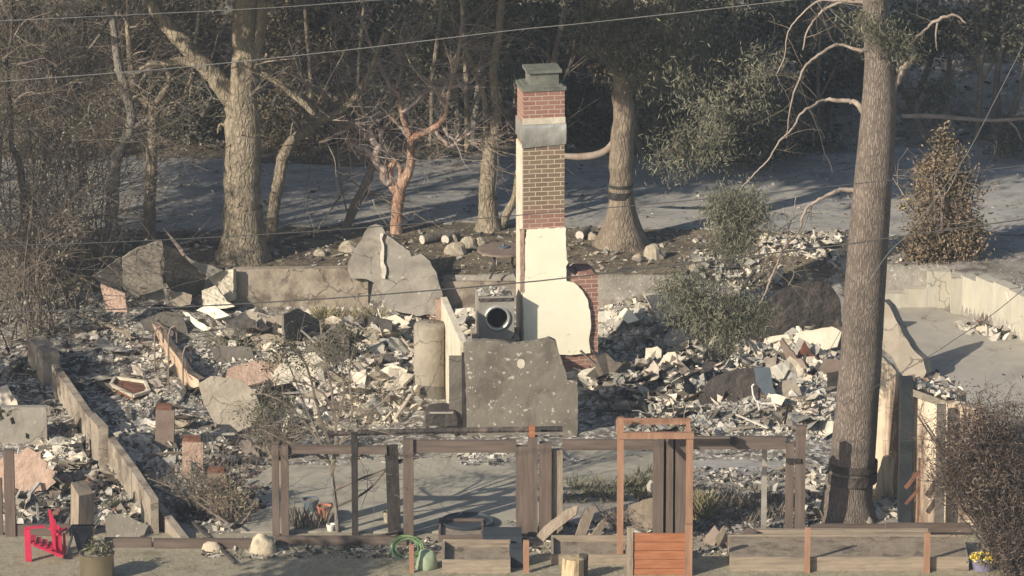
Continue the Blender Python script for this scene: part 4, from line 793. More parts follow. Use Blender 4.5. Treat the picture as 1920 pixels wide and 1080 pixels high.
# ================================================================== burnt fence and gate
YF = Yg(1010)
fe = thing('burnt_fence', 'brown timber fence frame with its panels burnt out across the foreground', 'fence', (0, YF, 0))
def fpart(nm, x0, x1, yt, yb, mm, dY=0.0, dep=.14, tilt=0.0, zbot=None):
    b = MB(); pxbox(b, x0, x1, yt, yb, YF + dY, dep, tilt=tilt, zbot=zbot); return b.build(nm, M[mm], fe)
for x0, x1, yt, mm, dY, tl in ((8, 27, 845, 'wood', 0, 0), (-6, 4, 900, 'wood', .1, 0), (510, 523, 835, 'wood', 0, 0), (527, 541, 837, 'wood', 0, 0), (659, 671, 815, 'woodchar', .05, .0), (725, 749, 838, 'woodchar', .1, -.03), (756, 775, 825, 'wood', 0, 0),
                            (967, 991, 838, 'wood', .04, 0), (990, 1008, 820, 'wood', -.02, 0), (1011, 1034, 832, 'wood', 0, 0), (1032, 1055, 845, 'woodgrey', .08, 0), (1224, 1244, 828, 'wood', 0, 0), (1240, 1268, 824, 'woodchar', .2, 0), (1249, 1262, 822, 'wood', .03, 0), (1266, 1294, 824, 'wood', .06, 0),
                            (1428, 1438, 838, 'metal', .3, 0), (1473, 1488, 832, 'wood', 0, 0), (1491, 1510, 800, 'wood', -.03, 0)):
    fpart('post', x0, x1, yt, 1008, mm, dY, .13, tl, zbot=-.1)
for x0, x1, yt, yb, mm, dY in ((541, 659, 837, 851, 'woodh', .05), (671, 725, 838, 852, 'woodh', .06), (775, 968, 827, 849, 'woodh', .05), (1054, 1225, 826, 844, 'woodh', .05), (1284, 1473, 820, 843, 'woodh', .05), (516, 762, 1007, 1027, 'woodh', Yg(1027) - YF),
                               (28, 130, 985, 1010, 'woodh', .03), (196, 284, 1010, 1030, 'woodh', Yg(1030) - YF), (288, 470, 1012, 1032, 'woodh', Yg(1032) - YF), (1515, 1660, 985, 1000, 'woodh', .05), (1662, 1820, 983, 998, 'woodh', .02)):
    fpart('rail', x0, x1, yt, yb, mm, dY, .09)
fpart('post_tip', 992, 1003, 800, 820, 'woodorange', -.02, .1)
fpart('rail_block', 1369, 1379, 820, 836, 'woodchar', -.02, .06); fpart('rail_block', 1474, 1502, 861, 869, 'woodchar', -.06, .04)
b = MB(); b.tube([W(620, 813, YF + .3), W(800, 808, YF + .3), W(1055, 804, YF + .3)], .05, 8); tag(b.build('dark_pipe', M['darkmetal']), 'long dark pipe resting above the fence rails', 'pipe')
slab('fence_panel', [(1178, 950), (1205, 938), (1232, 934), (1234, 1002), (1180, 1005)], YF + .45, M['woodgrey'], 'fallen piece of grey plank fencing behind the orange gate', 'fence panel', lean=6, thick=.04, seed=4)
# gate frame
gt = thing('door_frame', 'tall empty orange timber door frame standing at the fence', 'door frame', (W(1230, 1050, Yg(1050)).x, Yg(1050), 0)); YG = Yg(1050)
for nm, x0, x1, yt, yb, dp, dY in (('jamb', 1157, 1169, 784, 1045, .09, 0), ('jamb', 1286, 1299, 822, 1085, .09, 0), ('jamb', 1286, 1295, 786, 812, .07, .3), ('head_rail', 1156, 1293, 785, 796, .05, .3), ('head_rail', 1160, 1301, 812, 823, .08, -.02)):
    b = MB(); pxbox(b, x0, x1, yt, yb, YG + dY, dp, zbot=-.1 if (nm == 'jamb' and yb > 1000) else None); b.build(nm, M['woodtan'], gt)
b = MB(); b.bar(W(1160, 818, YG + .04), W(1158, 790, YG + .34), .06); b.bar(W(1293, 818, YG + .04), W(1290, 790, YG + .34), .06); b.build('bracket', M['woodtan'], gt)
gl = thing('orange_gate', 'low orange plank gate with a grey post on its left', 'gate', (W(1237, 1085, Yg(1082)).x, Yg(1082), 0)); YG2 = Yg(1082)
b = MB()
zt2 = W(1237, 1000, YG2).z; xa = W(1187, 1000, YG2).x; xb_ = W(1286, 1000, YG2).x; ph = (zt2 + .15) / 6
for k in range(6): b.box(((xa + xb_) / 2, YG2 + .02 + .004 * (k % 2), zt2 - ph * (k + .5)), (xb_ - xa, .035, ph - .008), jit=.002)
b.build('planks', M['woodorange'], gl)
b = MB(); pxbox(b, 1175, 1187, 990, 1085, YG2 - .02, .09, zbot=-.1); b.build('post', M['woodgrey'], gl)
b = MB(); pxbox(b, 1284, 1298, 985, 1085, YG2 - .04, .1, zbot=-.1); b.build('post', M['woodtan'], gl)

# ------------------------------------------------------------------ planters, boards and stakes of the front garden
def planter(x0, x1, yt, yb, depth, mm, lb, soil=True, fill=.5, group='raised garden beds'):
    """x0..x1 front board, yt..yb its rows; the box runs depth metres back"""
    Y = Yg(yb); t = thing('planter_box', lb, 'planter', G((x0 + x1) / 2, yb), group=group); zt = W(x0, yt, Y).z; a = W(x0, yb, Y).x; c = W(x1, yb, Y).x; th = .035
    for nm, cx, cy, dx, dy in (('front_board', (a + c) / 2, Y + th / 2, c - a, th), ('back_board', (a + c) / 2, Y + depth - th / 2, c - a, th)):
        b = MB(); b.box((cx, cy, zt / 2 - .02), (dx, dy, zt + .04), jit=.004); b.build(nm, M[mm], t)
    for s_, xx in ((0, a + th / 2), (1, c - th / 2)):
        b = MB(); b.box((xx, Y + depth / 2, zt / 2 - .03), (th, depth - 2 * th - .004, zt + .02), jit=.003); b.build('end_board', M[mm], t)
    if soil: b = MB(); b.box(((a + c) / 2, Y + depth / 2, zt * fill * .5 - .02), (c - a - 2 * th - .004, depth - 2 * th - .004, zt * fill + .04)); b.build('soil', M['soil'], t)
    return t
planter(829, 957, 1050, 1078, 1.05, 'woodgreyh', 'long grey wooden planter box just right of the green hose')
planter(822, 906, 1004, 1020, .9, 'woodh', 'dark wooden bed frame behind the long grey planter box')
planter(1034, 1178, 1040, 1062, 1.0, 'woodgreyh', 'grey planter box with a broken front left of the orange gate')
planter(1369, 1816, 1045, 1074, 1.15, 'woodgreyh', 'longest raised bed of pale planks at the lower right', fill=.93)
def stakef(x0, x1, yt, yb, mm, lb, dY=0.0, nm='garden_stake', tl=0.0):
    Y = Yg(min(yb, 1078)) + dY; b = MB(); pxbox(b, x0, x1, yt, yb, Y, .05, tilt=tl, zbot=-.15); return tag(b.build(nm, M[mm]), lb, 'stake', 'garden stakes')
stakef(767, 776, 1022, 1080, 'woodtan', 'orange tan stake holding the green hose coil')
stakef(981, 992, 1014, 1080, 'woodtan', 'thin pinkish stake right of the long grey planter box')
stakef(1509, 1519, 990, 1080, 'woodtan', 'brown stake at the left third of the longest raised bed')
stakef(1733, 1744, 1000, 1080, 'woodtan', 'orange brown stake near the right end of the longest raised bed')
b = MB(); pxbox(b, 1418, 1740, 994, 1003, Yg(1074) + 1.4, .10); pxbox(b, 1360, 1735, 1003, 1038, Yg(1074) + 1.25, .06); tag(b.build('wide_board', M['woodgreyh']), 'wide weathered board with a lighter cap along the back of the longest raised bed', 'board')
BR = [([(1000, 1010), (1022, 985), (1062, 955), (1084, 948), (1080, 965), (1040, 995), (1012, 1022)], 'woodgrey', 'broad broken board propped at the foot of the middle fence posts'), ([(1074, 1018), (1098, 952), (1118, 952), (1100, 1000), (1092, 1022)], 'woodgrey', 'upright broken board left of the door frame'),
      ([(1096, 1020), (1130, 975), (1140, 980), (1108, 1025)], 'woodgrey', 'narrow broken board leaning beside the upright one'), ([(1318, 1012), (1340, 985), (1350, 1000), (1338, 1026), (1325, 1025)], 'brownmetal', 'crumpled brown scrap right of the orange gate'),
      ([(1340, 1010), (1358, 985), (1362, 1018), (1350, 1028)], 'woodgrey', 'pointed grey scrap board second right of the orange gate'), ([(1362, 1018), (1405, 990), (1420, 995), (1400, 1022), (1372, 1034)], 'brownmetal', 'long brown scrap lying against the weathered board')]
for i, (px, mm, lb) in enumerate(BR): slab('broken_board', px, Yg(max(p[1] for p in px)) - .0, M[mm], lb, 'board', lean=18, yaw=(-20, 20, 25, -20, 15, 30)[i], thick=.04, amp=.5, seed=80 + i, group='broken boards in the front garden')
b = MB(); b.box((W(1228, 838, YF).x, YF + .3, 0), (.01, .01, .01)) if False else None
# black tub, buckets and pots
tbp = G(876, 1003); t = thing('water_tub', 'wide round dark blue tub behind the front planters', 'tub', tbp + Vector((0, .4, 0))); b = MB(); r_ = 50 * mpp(tbp.y)
b.lathe(t.location, [(r_ * .92, 0), (r_, .11), (r_, .13), (r_ * .96, .13), (r_ * .9, .10), (.01, .10)], 36); b.build('basin', M['bluedark'], t, smooth=False)
def pot(x, yb, yt, wpx, m, lb, nm='flower_pot', cat='pot', rim=1.08, soil=True, taper=.78, group=None):
    g = G(x, yb); s_ = mpp(g.y); r_ = wpx / 2 * s_; c = Vector((g.x, g.y + r_, 0.03)); zt = W(x, yt, g.y).z - .03; t = thing(nm, lb, cat, c, group=group); b = MB()
    b.lathe(c, [(.01, .0), (r_ * taper, .0), (r_, zt - .03), (r_ * rim, zt - .03), (r_ * rim, zt), (r_ * .93, zt), (r_ * .88, zt - .05), (.01, zt - .06)], 28); b.build('pot_body', m, t, smooth=False)
    if soil: b = MB(); b.lathe(c, [(.01, zt - .03), (r_ * .9, zt - .035)], 28); b.build('soil', M['soil'], t)
    return t, c, zt, r_
pot(582, 965, 940, 30, M['bluegrey'], 'blue grey bucket standing left of the terracotta pot', 'bucket', 'bucket')
pot(608, 978, 952, 27, M['terracotta'], 'small terracotta pot seen through the left fence frame')
pot(728, 985, 962, 20, M['stone'], 'small tan pot behind the black fence post')
pot(620, 1001, 985, 16, M['white'], 'small white pot near the bare shrub')
t, c, zt, r_ = pot(180, 1098, 1046, 66, M['potmetal'], 'shiny bronze metal planter with a small green plant in the lower left', 'metal_planter', 'planter', 1.04, True, .98)
q, _ = blob_leaves(c + Vector((.05, 0, zt + .08)), (.2, .15, .10), 10, 12, .05, .035, 2.5); b = MB(); b.quads(q); b.build('plant', M['grassgreen'], t)
t, c, zt, r_ = pot(1846, 1078, 1050, 52, M['purple'], 'dark glazed pot of yellow flowers in the lower right corner', 'flower_pot', 'pot')
q, _ = blob_leaves(c + Vector((0, -.1, zt)), (.24, .18, .07), 16, 9, .03, .045, 1.3); b = MB(); b.quads(q); b.build('flowers', M['yellow'], t)
q, _ = blob_leaves(c + Vector((0, 0, zt - .02)), (.24, .2, .05), 12, 10, .04, .035, 2); b = MB(); b.quads(q); b.build('leaves', M['grassgreen'], t)
# green hose and sack
hs = MB(); g0 = G(760, 1046); s_ = mpp(g0.y); cc = W(763, 1028, g0.y + .05); r2 = random.Random(3)
for k in range(6):
    r_ = (24 + 3 * (k % 3)) * s_; off = Vector((r2.uniform(-.04, .04), r2.uniform(-.05, .05), r2.uniform(-.03, .03))); tl = r2.uniform(.3, .7)
    hs.tube([cc + off + Vector((r_ * math.cos(a), r_ * math.sin(a) * tl, r_ * .62 * math.sin(a))) for a in [2 * math.pi * j / 20 for j in range(21)]], .011, 6, 0, False)
hs.tube([cc + Vector((.2, 0, -.05)), cc + Vector((.35, -.05, -.2)), cc + Vector((.5, -.1, -.24))], .011, 6)
tag(hs.build('garden_hose', M['green'], smooth=True), 'bright green coiled garden hose on the orange tan stake', 'hose')
g0 = G(800, 1076); b = MB(); b.rock((g0.x, g0.y + .2, .0), (40 * s_, .3, 44 * s_), seed=4.4, flat=.2, n=18); tag(b.build('garden_sack', M['greenpale'], smooth=True), 'pale green garden sack slumped right of the coiled hose', 'sack')
# black bin between planter and stake
b = MB(); pxbox(b, 905, 978, 1006, 1012, Yg(1040) + .1, .5, zbot=0); tag(b.build('dark_crate', M['bluedark']), 'low dark crate behind the pinkish stake', 'crate')
b = MB(); pxbox(b, 955, 981, 1030, 1068, Yg(1068), .3); tag(b.build('black_bin', M['bluedark']), 'blue black bin between the long grey planter and the pinkish stake', 'bin')
# split log stump at the bottom edge
g0 = G(1074, 1090); t = thing('tree_stump', 'split log stump with fresh pale wood at the bottom edge', 'stump', g0); b = MB(); r_ = 20 * s_; zz = W(1074, 1046, g0.y).z
b.tube([g0 + Vector((0, 0, -.1)), g0 + Vector((0, 0, zz * .6)), g0 + Vector((.01, 0, zz))], [r_ * 1.1, r_, r_ * .95], 14, 0, True, .15); b.build('trunk', M['logcut'], t)
b = MB(); b.tube([g0 + Vector((.16, .05, -.1)), g0 + Vector((.17, .05, zz * 1.1))], .07, 8, 0, True, .2); b.build('split_side', M['bark_dark'], t)
# ---------------- red chair (slatted garden chair seen from its side/back)
YC = Yg(1056)
rc = thing('garden_chair', 'bright red slatted wooden garden chair at the lower left', 'chair', G(85, 1050))
def cb(nm, pts, wd, dep=.05, mm='red'):
    b = MB()
    for (x0, y0, d0, x1, y1, d1) in pts: b.bar(W(x0, y0, YC + d0), W(x1, y1, YC + d1), wd, dep)
    return b.build(nm, M[mm], rc)
cb('front_leg', [(54, 1052, 0, 51, 992, 0)], .10, .04); cb('front_leg', [(110, 1046, .5, 108, 985, .5)], .06, .04)
cb('armrest', [(46, 990, 0, 84, 987, .05)], .07, .025); cb('armrest', [(90, 990, .55, 126, 993, .5)], .06, .025)
cb('rear_leg', [(62, 1020, 0, 118, 1042, .05)], .10, .04); cb('rear_leg', [(66, 1016, .5, 124, 1036, .55)], .09, .04)
for k in range(4): cb('seat_slat', [(60 + k * 11, 1018 + k * 4, .0, 63 + k * 11, 1004 + k * 4, .5)], .085, .02)
for k in range(3): cb('back_slat', [(104 + k * 5, 1040 - k * 3, .06 + k * .14, 93 + k * 4, 956 + k * 9, .0 + k * .12)], .045, .02)
for k in range(3): cb('side_slat', [(108 + k * 7, 1044, .1 + k * .1, 106 + k * 7, 1000, .1 + k * .1)], .04, .02)
cb('back_brace', [(106, 1002, .04, 122, 990, .55)], .06, .03)
# black metal chair fallen beside
bc = thing('folding_chair', 'black metal chair tipped over right of the red chair', 'chair', G(150, 1050)); YB = Yg(1052)
def bcb(nm, pts, r_=.02):
    b = MB(); b.tube([W(x, y, YB + d) for x, y, d in pts], r_, 6); b.build(nm, M['blackmetal'], bc)
bcb('leg', [(120, 1052, 0), (134, 1010, .1), (138, 990, .2)]); bcb('leg', [(160, 1046, .3), (150, 1010, .2), (140, 985, .2)]); bcb('frame', [(124, 1000, 0), (136, 985, .2), (176, 985, .5), (192, 962, .5)])
b = MB(); b.prism([W(134, 990, YB + .1), W(170, 992, YB + .3), W(176, 1030, YB + .3), (W(148, 1040, YB))], (.02, .06, .02)); b.build('seat', M['blackmetal'], bc)

# ================================================================== rubble
PAL = ['r_white', 'r_cream', 'r_grey', 'r_brown', 'r_black', 'r_rust']
def crumple(b, c, L_, Wd, mi, r_):
    """one bent torn sheet: a small grid curled along its length"""
    n1, n2 = 5, 3; A_ = Matrix.Translation(c) @ (Matrix.Rotation(r_.uniform(0, 6.28), 4, 'Z') @ Matrix.Rotation(r_.gauss(0, .45), 4, 'X') @ Matrix.Rotation(r_.gauss(0, .45), 4, 'Y')); k = r_.uniform(-2.2, 2.2); off = r_.uniform(0, 99); vs = []
    for i in range(n1 + 1):
        for j in range(n2 + 1):
            u = (i / n1 - .5) * L_; v = (j / n2 - .5) * Wd; e = 1 + .45 * mnoise.noise(Vector((i * .9, j * .9, off)))
            z = k * u * u / max(L_, .05) * .5 + .18 * Wd * mnoise.noise(Vector((i * .8, j * .8 + 9, off)))
            vs.append(A_ @ Vector((u * e, v * e, z)))
    b.add(vs, [(i * (n2 + 1) + j, i * (n2 + 1) + j + 1, (i + 1) * (n2 + 1) + j + 1, (i + 1) * (n2 + 1) + j) for i in range(n1) for j in range(n2)], mi)
def rubble(name, label, blobs, weights, smin=.03, smax=.2, flat=.3, seed=0, sheets=.018, wires=.004, beams=.003, big=.62):
    Cs = []
    for (px, py, rx, ry, n) in blobs:
        # bits gather in drifts: a share of them cluster around random spots
        k = max(3, n // 90); sx = px + rx * np.sqrt(rng.uniform(0, 1, k)) * np.cos(rng.uniform(0, 6.283, k)); sy = py + ry * rng.uniform(-.8, .8, k)
        pick = rng.randint(0, k, n); fr = rng.uniform(0, 1, n) < .6
        a = rng.uniform(0, 2 * math.pi, n); r_ = np.sqrt(rng.uniform(0, 1, n)) * rng.uniform(.8, 1.15, n)
        X = np.where(fr, sx[pick] + rng.normal(0, 11, n), px + rx * r_ * np.cos(a)); Yp = np.where(fr, sy[pick] + rng.normal(0, 4.5, n), py + ry * r_ * np.sin(a))
        for x, y in zip(X, Yp):
            if 1060 < x < 1118 and 625 < y < 700: continue
            g = G(x, y)
            if (g.y > -1.95 and py > 560) or (x < 770 and py > 560 and g.y > -2.35 - .25 * math.sin(x * .05)): continue
            Cs.append((g.x, g.y))
    Cs = np.array(Cs); N = len(Cs); s_ = smin * (smax / smin) ** (rng.uniform(0, 1, N) ** 3.2)
    z = H(Cs[:, 0], Cs[:, 1]); C = np.stack([Cs[:, 0], Cs[:, 1], z + s_ * .15], 1)
    kind = rng.uniform(0, 1, N)
    D = np.stack([s_ * rng.uniform(.7, 1.3, N), s_ * rng.uniform(.6, 1.1, N), s_ * rng.uniform(.3, .9, N)], 1)
    pl_ = kind < .3; D[pl_, 2] *= .25; D[pl_, :2] *= 1.35
    long_ = kind > .955; D[long_, 0] *= 3.0; D[long_, 1:] *= .3
    # colours come in patches, not bit by bit
    patch = hn(Cs[:, 0] * .9 + 3, Cs[:, 1] * .9); pv = np.argsort(np.argsort(patch + rng.normal(0, .55, N))) / N
    order = [0, 1, 2, 5, 3, 4]; cw = np.cumsum(np.array([weights[k] for k in order], float)); cw /= cw[-1]
    mi = np.array(order)[np.clip(np.searchsorted(cw, pv), 0, 5)]
    b = MB(); b.quads(boxquads(C, D, randrot(N, .6), .34), np.repeat(mi, 6)); r_ = random.Random(N)
    for k in range(int(N * sheets)):
        q = C[r_.randrange(N)]; L_ = .12 + (big - .12) * r_.random() ** 1.8; crumple(b, Vector((q[0], q[1], q[2] + .04)), L_, L_ * r_.uniform(.35, .8), r_.choice([0, 1, 1, 2, 3, 3, 4]), r_)
    for k in range(int(N * beams)):
        q = Vector(C[r_.randrange(N)]); d = Vector((r_.gauss(0, 1), r_.gauss(0, 1), r_.gauss(.05, .18))).normalized() * r_.uniform(.2, .6); b.bar(q - d + Vector((0, 0, .04)), q + d + Vector((0, 0, .06)), r_.uniform(.02, .07), r_.uniform(.02, .05), r_.choice([3, 4, 4, 2]))
    for k in range(int(N * wires)):
        q = Vector(C[r_.randrange(N)]); P = [q]; d = Vector((r_.gauss(0, 1), r_.gauss(0, 1), .9)).normalized()
        for _ in range(7): d = (d + Vector((r_.gauss(0, .5), r_.gauss(0, .5), r_.gauss(-.18, .35)))).normalized(); P.append(P[-1] + d * r_.uniform(.05, .11))
        b.tube(P, .006, 4, r_.choice([2, 3, 4, 5]), False)
    o = b.build(name, [M[k] for k in PAL], base=(float(Cs[:, 0].mean()), float(Cs[:, 1].mean()), 0)); tag(o, label, 'rubble', kind='stuff')
rubble('rubble', 'grey and white ash rubble over the open left yard', [(250, 720, 150, 80, 1500), (330, 800, 110, 60, 900), (200, 640, 60, 30, 700), (380, 700, 60, 60, 500)], (.22, .12, .42, .14, .1, .0), .018, .09)
rubble('rubble', 'cream plaster and white ash rubble between the retaining wall and the water heater', [(590, 660, 180, 50, 2800), (700, 640, 80, 60, 3600), (690, 740, 95, 60, 4000), (590, 760, 110, 50, 2000), (470, 620, 80, 20, 400), (865, 615, 30, 22, 300), (760, 590, 60, 14, 400)], (.26, .34, .20, .12, .08, .0), .02, .19, sheets=.024, big=.85)
rubble('rubble', 'cream and white rubble heap right of the chimney', [(1200, 625, 85, 36, 3200), (1170, 600, 40, 12, 300), (1330, 640, 90, 50, 1600)], (.3, .34, .16, .12, .08, .0), .02, .12)
rubble('rubble', 'mixed dark and pale rubble across the right room', [(1220, 740, 140, 50, 4200), (1380, 690, 130, 60, 3000), (1500, 720, 80, 60, 1400), (1130, 730, 45, 35, 900)], (.26, .22, .24, .15, .13, .0), .02, .17, sheets=.022, big=.8)
rubble('rubble', 'grey green ash rubble in front of the white chair frame', [(1400, 795, 200, 32, 3200), (1520, 790, 70, 50, 1100), (1240, 808, 50, 12, 400), (1200, 850, 50, 8, 300)], (.32, .12, .4, .1, .06, .0), .018, .10)
rubble('rubble', 'white rubble bank behind the dark curved shell', [(1500, 528, 80, 18, 1100), (1380, 560, 90, 25, 700)], (.5, .3, .14, .04, .02, .0), .022, .14)
rubble('rubble', 'dark burnt rubble with white bits at the lower left', [(160, 900, 150, 90, 3000), (90, 970, 90, 35, 900), (60, 700, 80, 50, 500), (120, 800, 70, 50, 500)], (.16, .1, .3, .2, .22, .02), .025, .17)
rubble('rubble', 'dark twiggy burnt rubble left of the fence frames', [(400, 910, 100, 90, 2600), (300, 880, 80, 60, 900), (470, 860, 60, 40, 600)], (.1, .08, .28, .28, .24, .02), .025, .14)
rubble('rubble', 'white rubble at the foot of the scorched walls', [(1660, 960, 60, 16, 500), (1540, 930, 40, 50, 400), (1640, 880, 60, 40, 200)], (.5, .2, .2, .05, .05, .0), .03, .18)
rubble('rubble', 'scattered pale chips on the patio floor', [(840, 870, 380, 30, 260), (1380, 930, 160, 50, 160)], (.3, .2, .3, .1, .1, .0), .015, .08)
rubble('rubble', 'debris strip along the foot of the stepped wall', [(1860, 620, 70, 14, 260), (1760, 585, 30, 5, 60), (1740, 720, 40, 12, 200)], (.3, .15, .2, .15, .15, .05), .03, .2)
# terrace scatter lies on the higher ground
def scatter(name, label, x0, x1, Y0, Y1, n, weights, smin, smax):
    X = rng.uniform(x0, x1, n); Y = rng.uniform(Y0, Y1, n); s_ = smin * (smax / smin) ** (rng.uniform(0, 1, n) ** 2.5); C = np.stack([X, Y, H(X, Y) + s_ * .15], 1)
    D = np.stack([s_ * rng.uniform(.7, 1.8, n), s_ * rng.uniform(.5, 1, n), s_ * rng.uniform(.1, .6, n)], 1); b = MB(); b.quads(boxquads(C, D, randrot(n, .4), .22), np.repeat(rng.choice(len(PAL), n, p=np.array(weights) / sum(weights)), 6))
    tag(b.build(name, [M[k] for k in PAL], base=((x0 + x1) / 2, (Y0 + Y1) / 2, 0)), label, 'debris', kind='stuff')
scatter('ground_litter', 'small stones and clods along the terrace edge', -8, 8, -1.5, 1.6, 1800, (.06, .14, .25, .4, .15, 0), .02, .12)
scatter('ground_litter', 'dark clods and leaf litter on the far hillside', -11, 12, 7.6, 14, 3500, (.03, .1, .2, .5, .17, 0), .03, .16)
scatter('ground_litter', 'dark leaves and twigs strewn over the road', -10, 12, 1.2, 8.0, 2600, (.03, .06, .16, .5, .25, 0), .02, .09)
scatter('ground_litter', 'small burnt bits strewn over the driveway', 7.4, 11, -6.5, -1.6, 260, (.1, .05, .25, .35, .25, 0), .015, .08)
scatter('ground_litter', 'sparse clods on the front lawn', -10, 10, -18, -15, 500, (.1, .2, .3, .3, .1, 0), .012, .05)
# grass
def tufts(name, label, spots, n, h, m, spread=.12, wd=.008):
    Q = []
    for (px, py, rx, ry, k) in spots:
        for _ in range(k):
            g = G(px + rnd.uniform(-rx, rx), py + rnd.uniform(-ry, ry)); z0 = Hs(g.x, g.y)
            for _ in range(n):
                a = rnd.uniform(0, 6.28); d = Vector((math.cos(a), math.sin(a), 0)); o_ = Vector((g.x, g.y, z0)) + d * rnd.uniform(0, spread * .4); hh_ = h * rnd.uniform(.5, 1.2); side = Vector((-d.y, d.x, 0)) * wd
                tip = o_ + d * spread * rnd.uniform(.2, 1.4) + Vector((0, 0, hh_)); mid = o_.lerp(tip, .5) + Vector((0, 0, hh_ * .12)); Q.append([o_ - side, o_ + side, mid + side * .7, tip])
                Q[-1] = [tuple(v) for v in Q[-1]]
    b = MB(); b.quads(np.array(Q)); g = G(spots[0][0], spots[0][1]); tag(b.build(name, m, base=(g.x, g.y, 0)), label, 'grass', kind='stuff')
tufts('grass', 'yellow green grass clump just right of the door frame', [(1318, 965, 22, 14, 26)], 16, .38, M['grass'], .2)
tufts('grass', 'weedy green grass band between the patio and the path', [(1140, 925, 90, 18, 90), (1210, 905, 30, 18, 50)], 9, .16, M['grassgreen'], .14)
tufts('grass', 'dry weeds among the ash by the right fence', [(1400, 960, 70, 26, 60)], 8, .28, M['twig'], .12, .005)
tufts('grass', 'short dry grass on the front lawn', [(960, 1062, 960, 22, 1500)], 6, .055, M['grass'], .06, .006)
tufts('grass', 'pale straw growing before the foot of the retaining wall', [(650, 610, 60, 10, 50)], 12, .35, M['grass'], .2)
tufts('grass', 'thin dry stalks behind the left fence frame', [(580, 990, 36, 8, 22)], 8, .4, M['twig'], .15, .005)
tufts('grass', 'mossy green tuft beside the foundation wall', [(232, 950, 28, 10, 30)], 14, .12, M['grassgreen'], .12)

stick(330, 955, 440, 1062, None, 6, 'bark_dark', 'thin dark fallen branch lying across the left fence rail onto the lawn', 'fallen_branch', 'branch', z=.06)
stick(640, 1036, 745, 1008, None, 7, 'bark_dark', 'dark fallen branch behind the green hose', 'fallen_branch', 'branch', z=.1)
stick(430, 1010, 300, 920, None, 4, 'twig', 'thin grey pole leaning along the end of the foundation wall', 'fallen_branch', 'branch', z=.25)
def scatter_px(name, label, x0, x1, y0, y1, n, weights, smin, smax):
    a = [G(rng.uniform(x0, x1), rng.uniform(y0, y1)) for _ in range(n)]; X = np.array([p.x for p in a]); Y = np.array([p.y for p in a]); s_ = smin * (smax / smin) ** (rng.uniform(0, 1, n) ** 2.5)
    C = np.stack([X, Y, np.full(n, .035)], 1); D = np.stack([s_ * rng.uniform(.7, 2.2, n), s_ * rng.uniform(.4, 1, n), s_ * rng.uniform(.1, .6, n)], 1); b = MB(); b.quads(boxquads(C, D, randrot(n, .4), .25), np.repeat(rng.choice(len(PAL), n, p=np.array(weights) / sum(weights)), 6))
    tag(b.build(name, [M[k] for k in PAL], base=(float(X.mean()), float(Y.mean()), 0)), label, 'debris', kind='stuff')
scatter_px('ground_litter', 'bark chips and dead leaves along the foot of the front fence', 380, 820, 1012, 1050, 1500, (.03, .12, .2, .5, .15, 0), .015, .09)
scatter_px('ground_litter', 'dark litter between the broken boards and the raised beds', 900, 1420, 980, 1045, 1800, (.03, .08, .22, .45, .22, 0), .015, .10)
scatter_px('ground_litter', 'chips and stones on the strip behind the right fence', 1240, 1560, 880, 1000, 1900, (.05, .05, .28, .37, .25, 0), .015, .10)

Yk = Yg(985); b = MB(); r_ = random.Random(77)
for k in range(230):
    u, v = r_.random(), r_.random(); q = W(1716, 726, Yk + .1).lerp(W(1800, 752, Yk + .1), u).lerp(W(1716, 722, Yk + 1.0).lerp(W(1800, 736, Yk + 1.0), u), v); s_ = .02 + .11 * r_.random() ** 2.5
    b.box(q + Vector((0, 0, s_ * .3)), (s_ * 1.5, s_, s_ * r_.uniform(.2, .7)), [r_.gauss(0, .5) for _ in range(3)], r_.choice([0, 0, 0, 1, 2, 3]), s_ * .15)
tag(b.build('rubble', [M[k] for k in PAL]), 'white ash chips heaped on top of the cream soot streaked wall', 'rubble', kind='stuff')

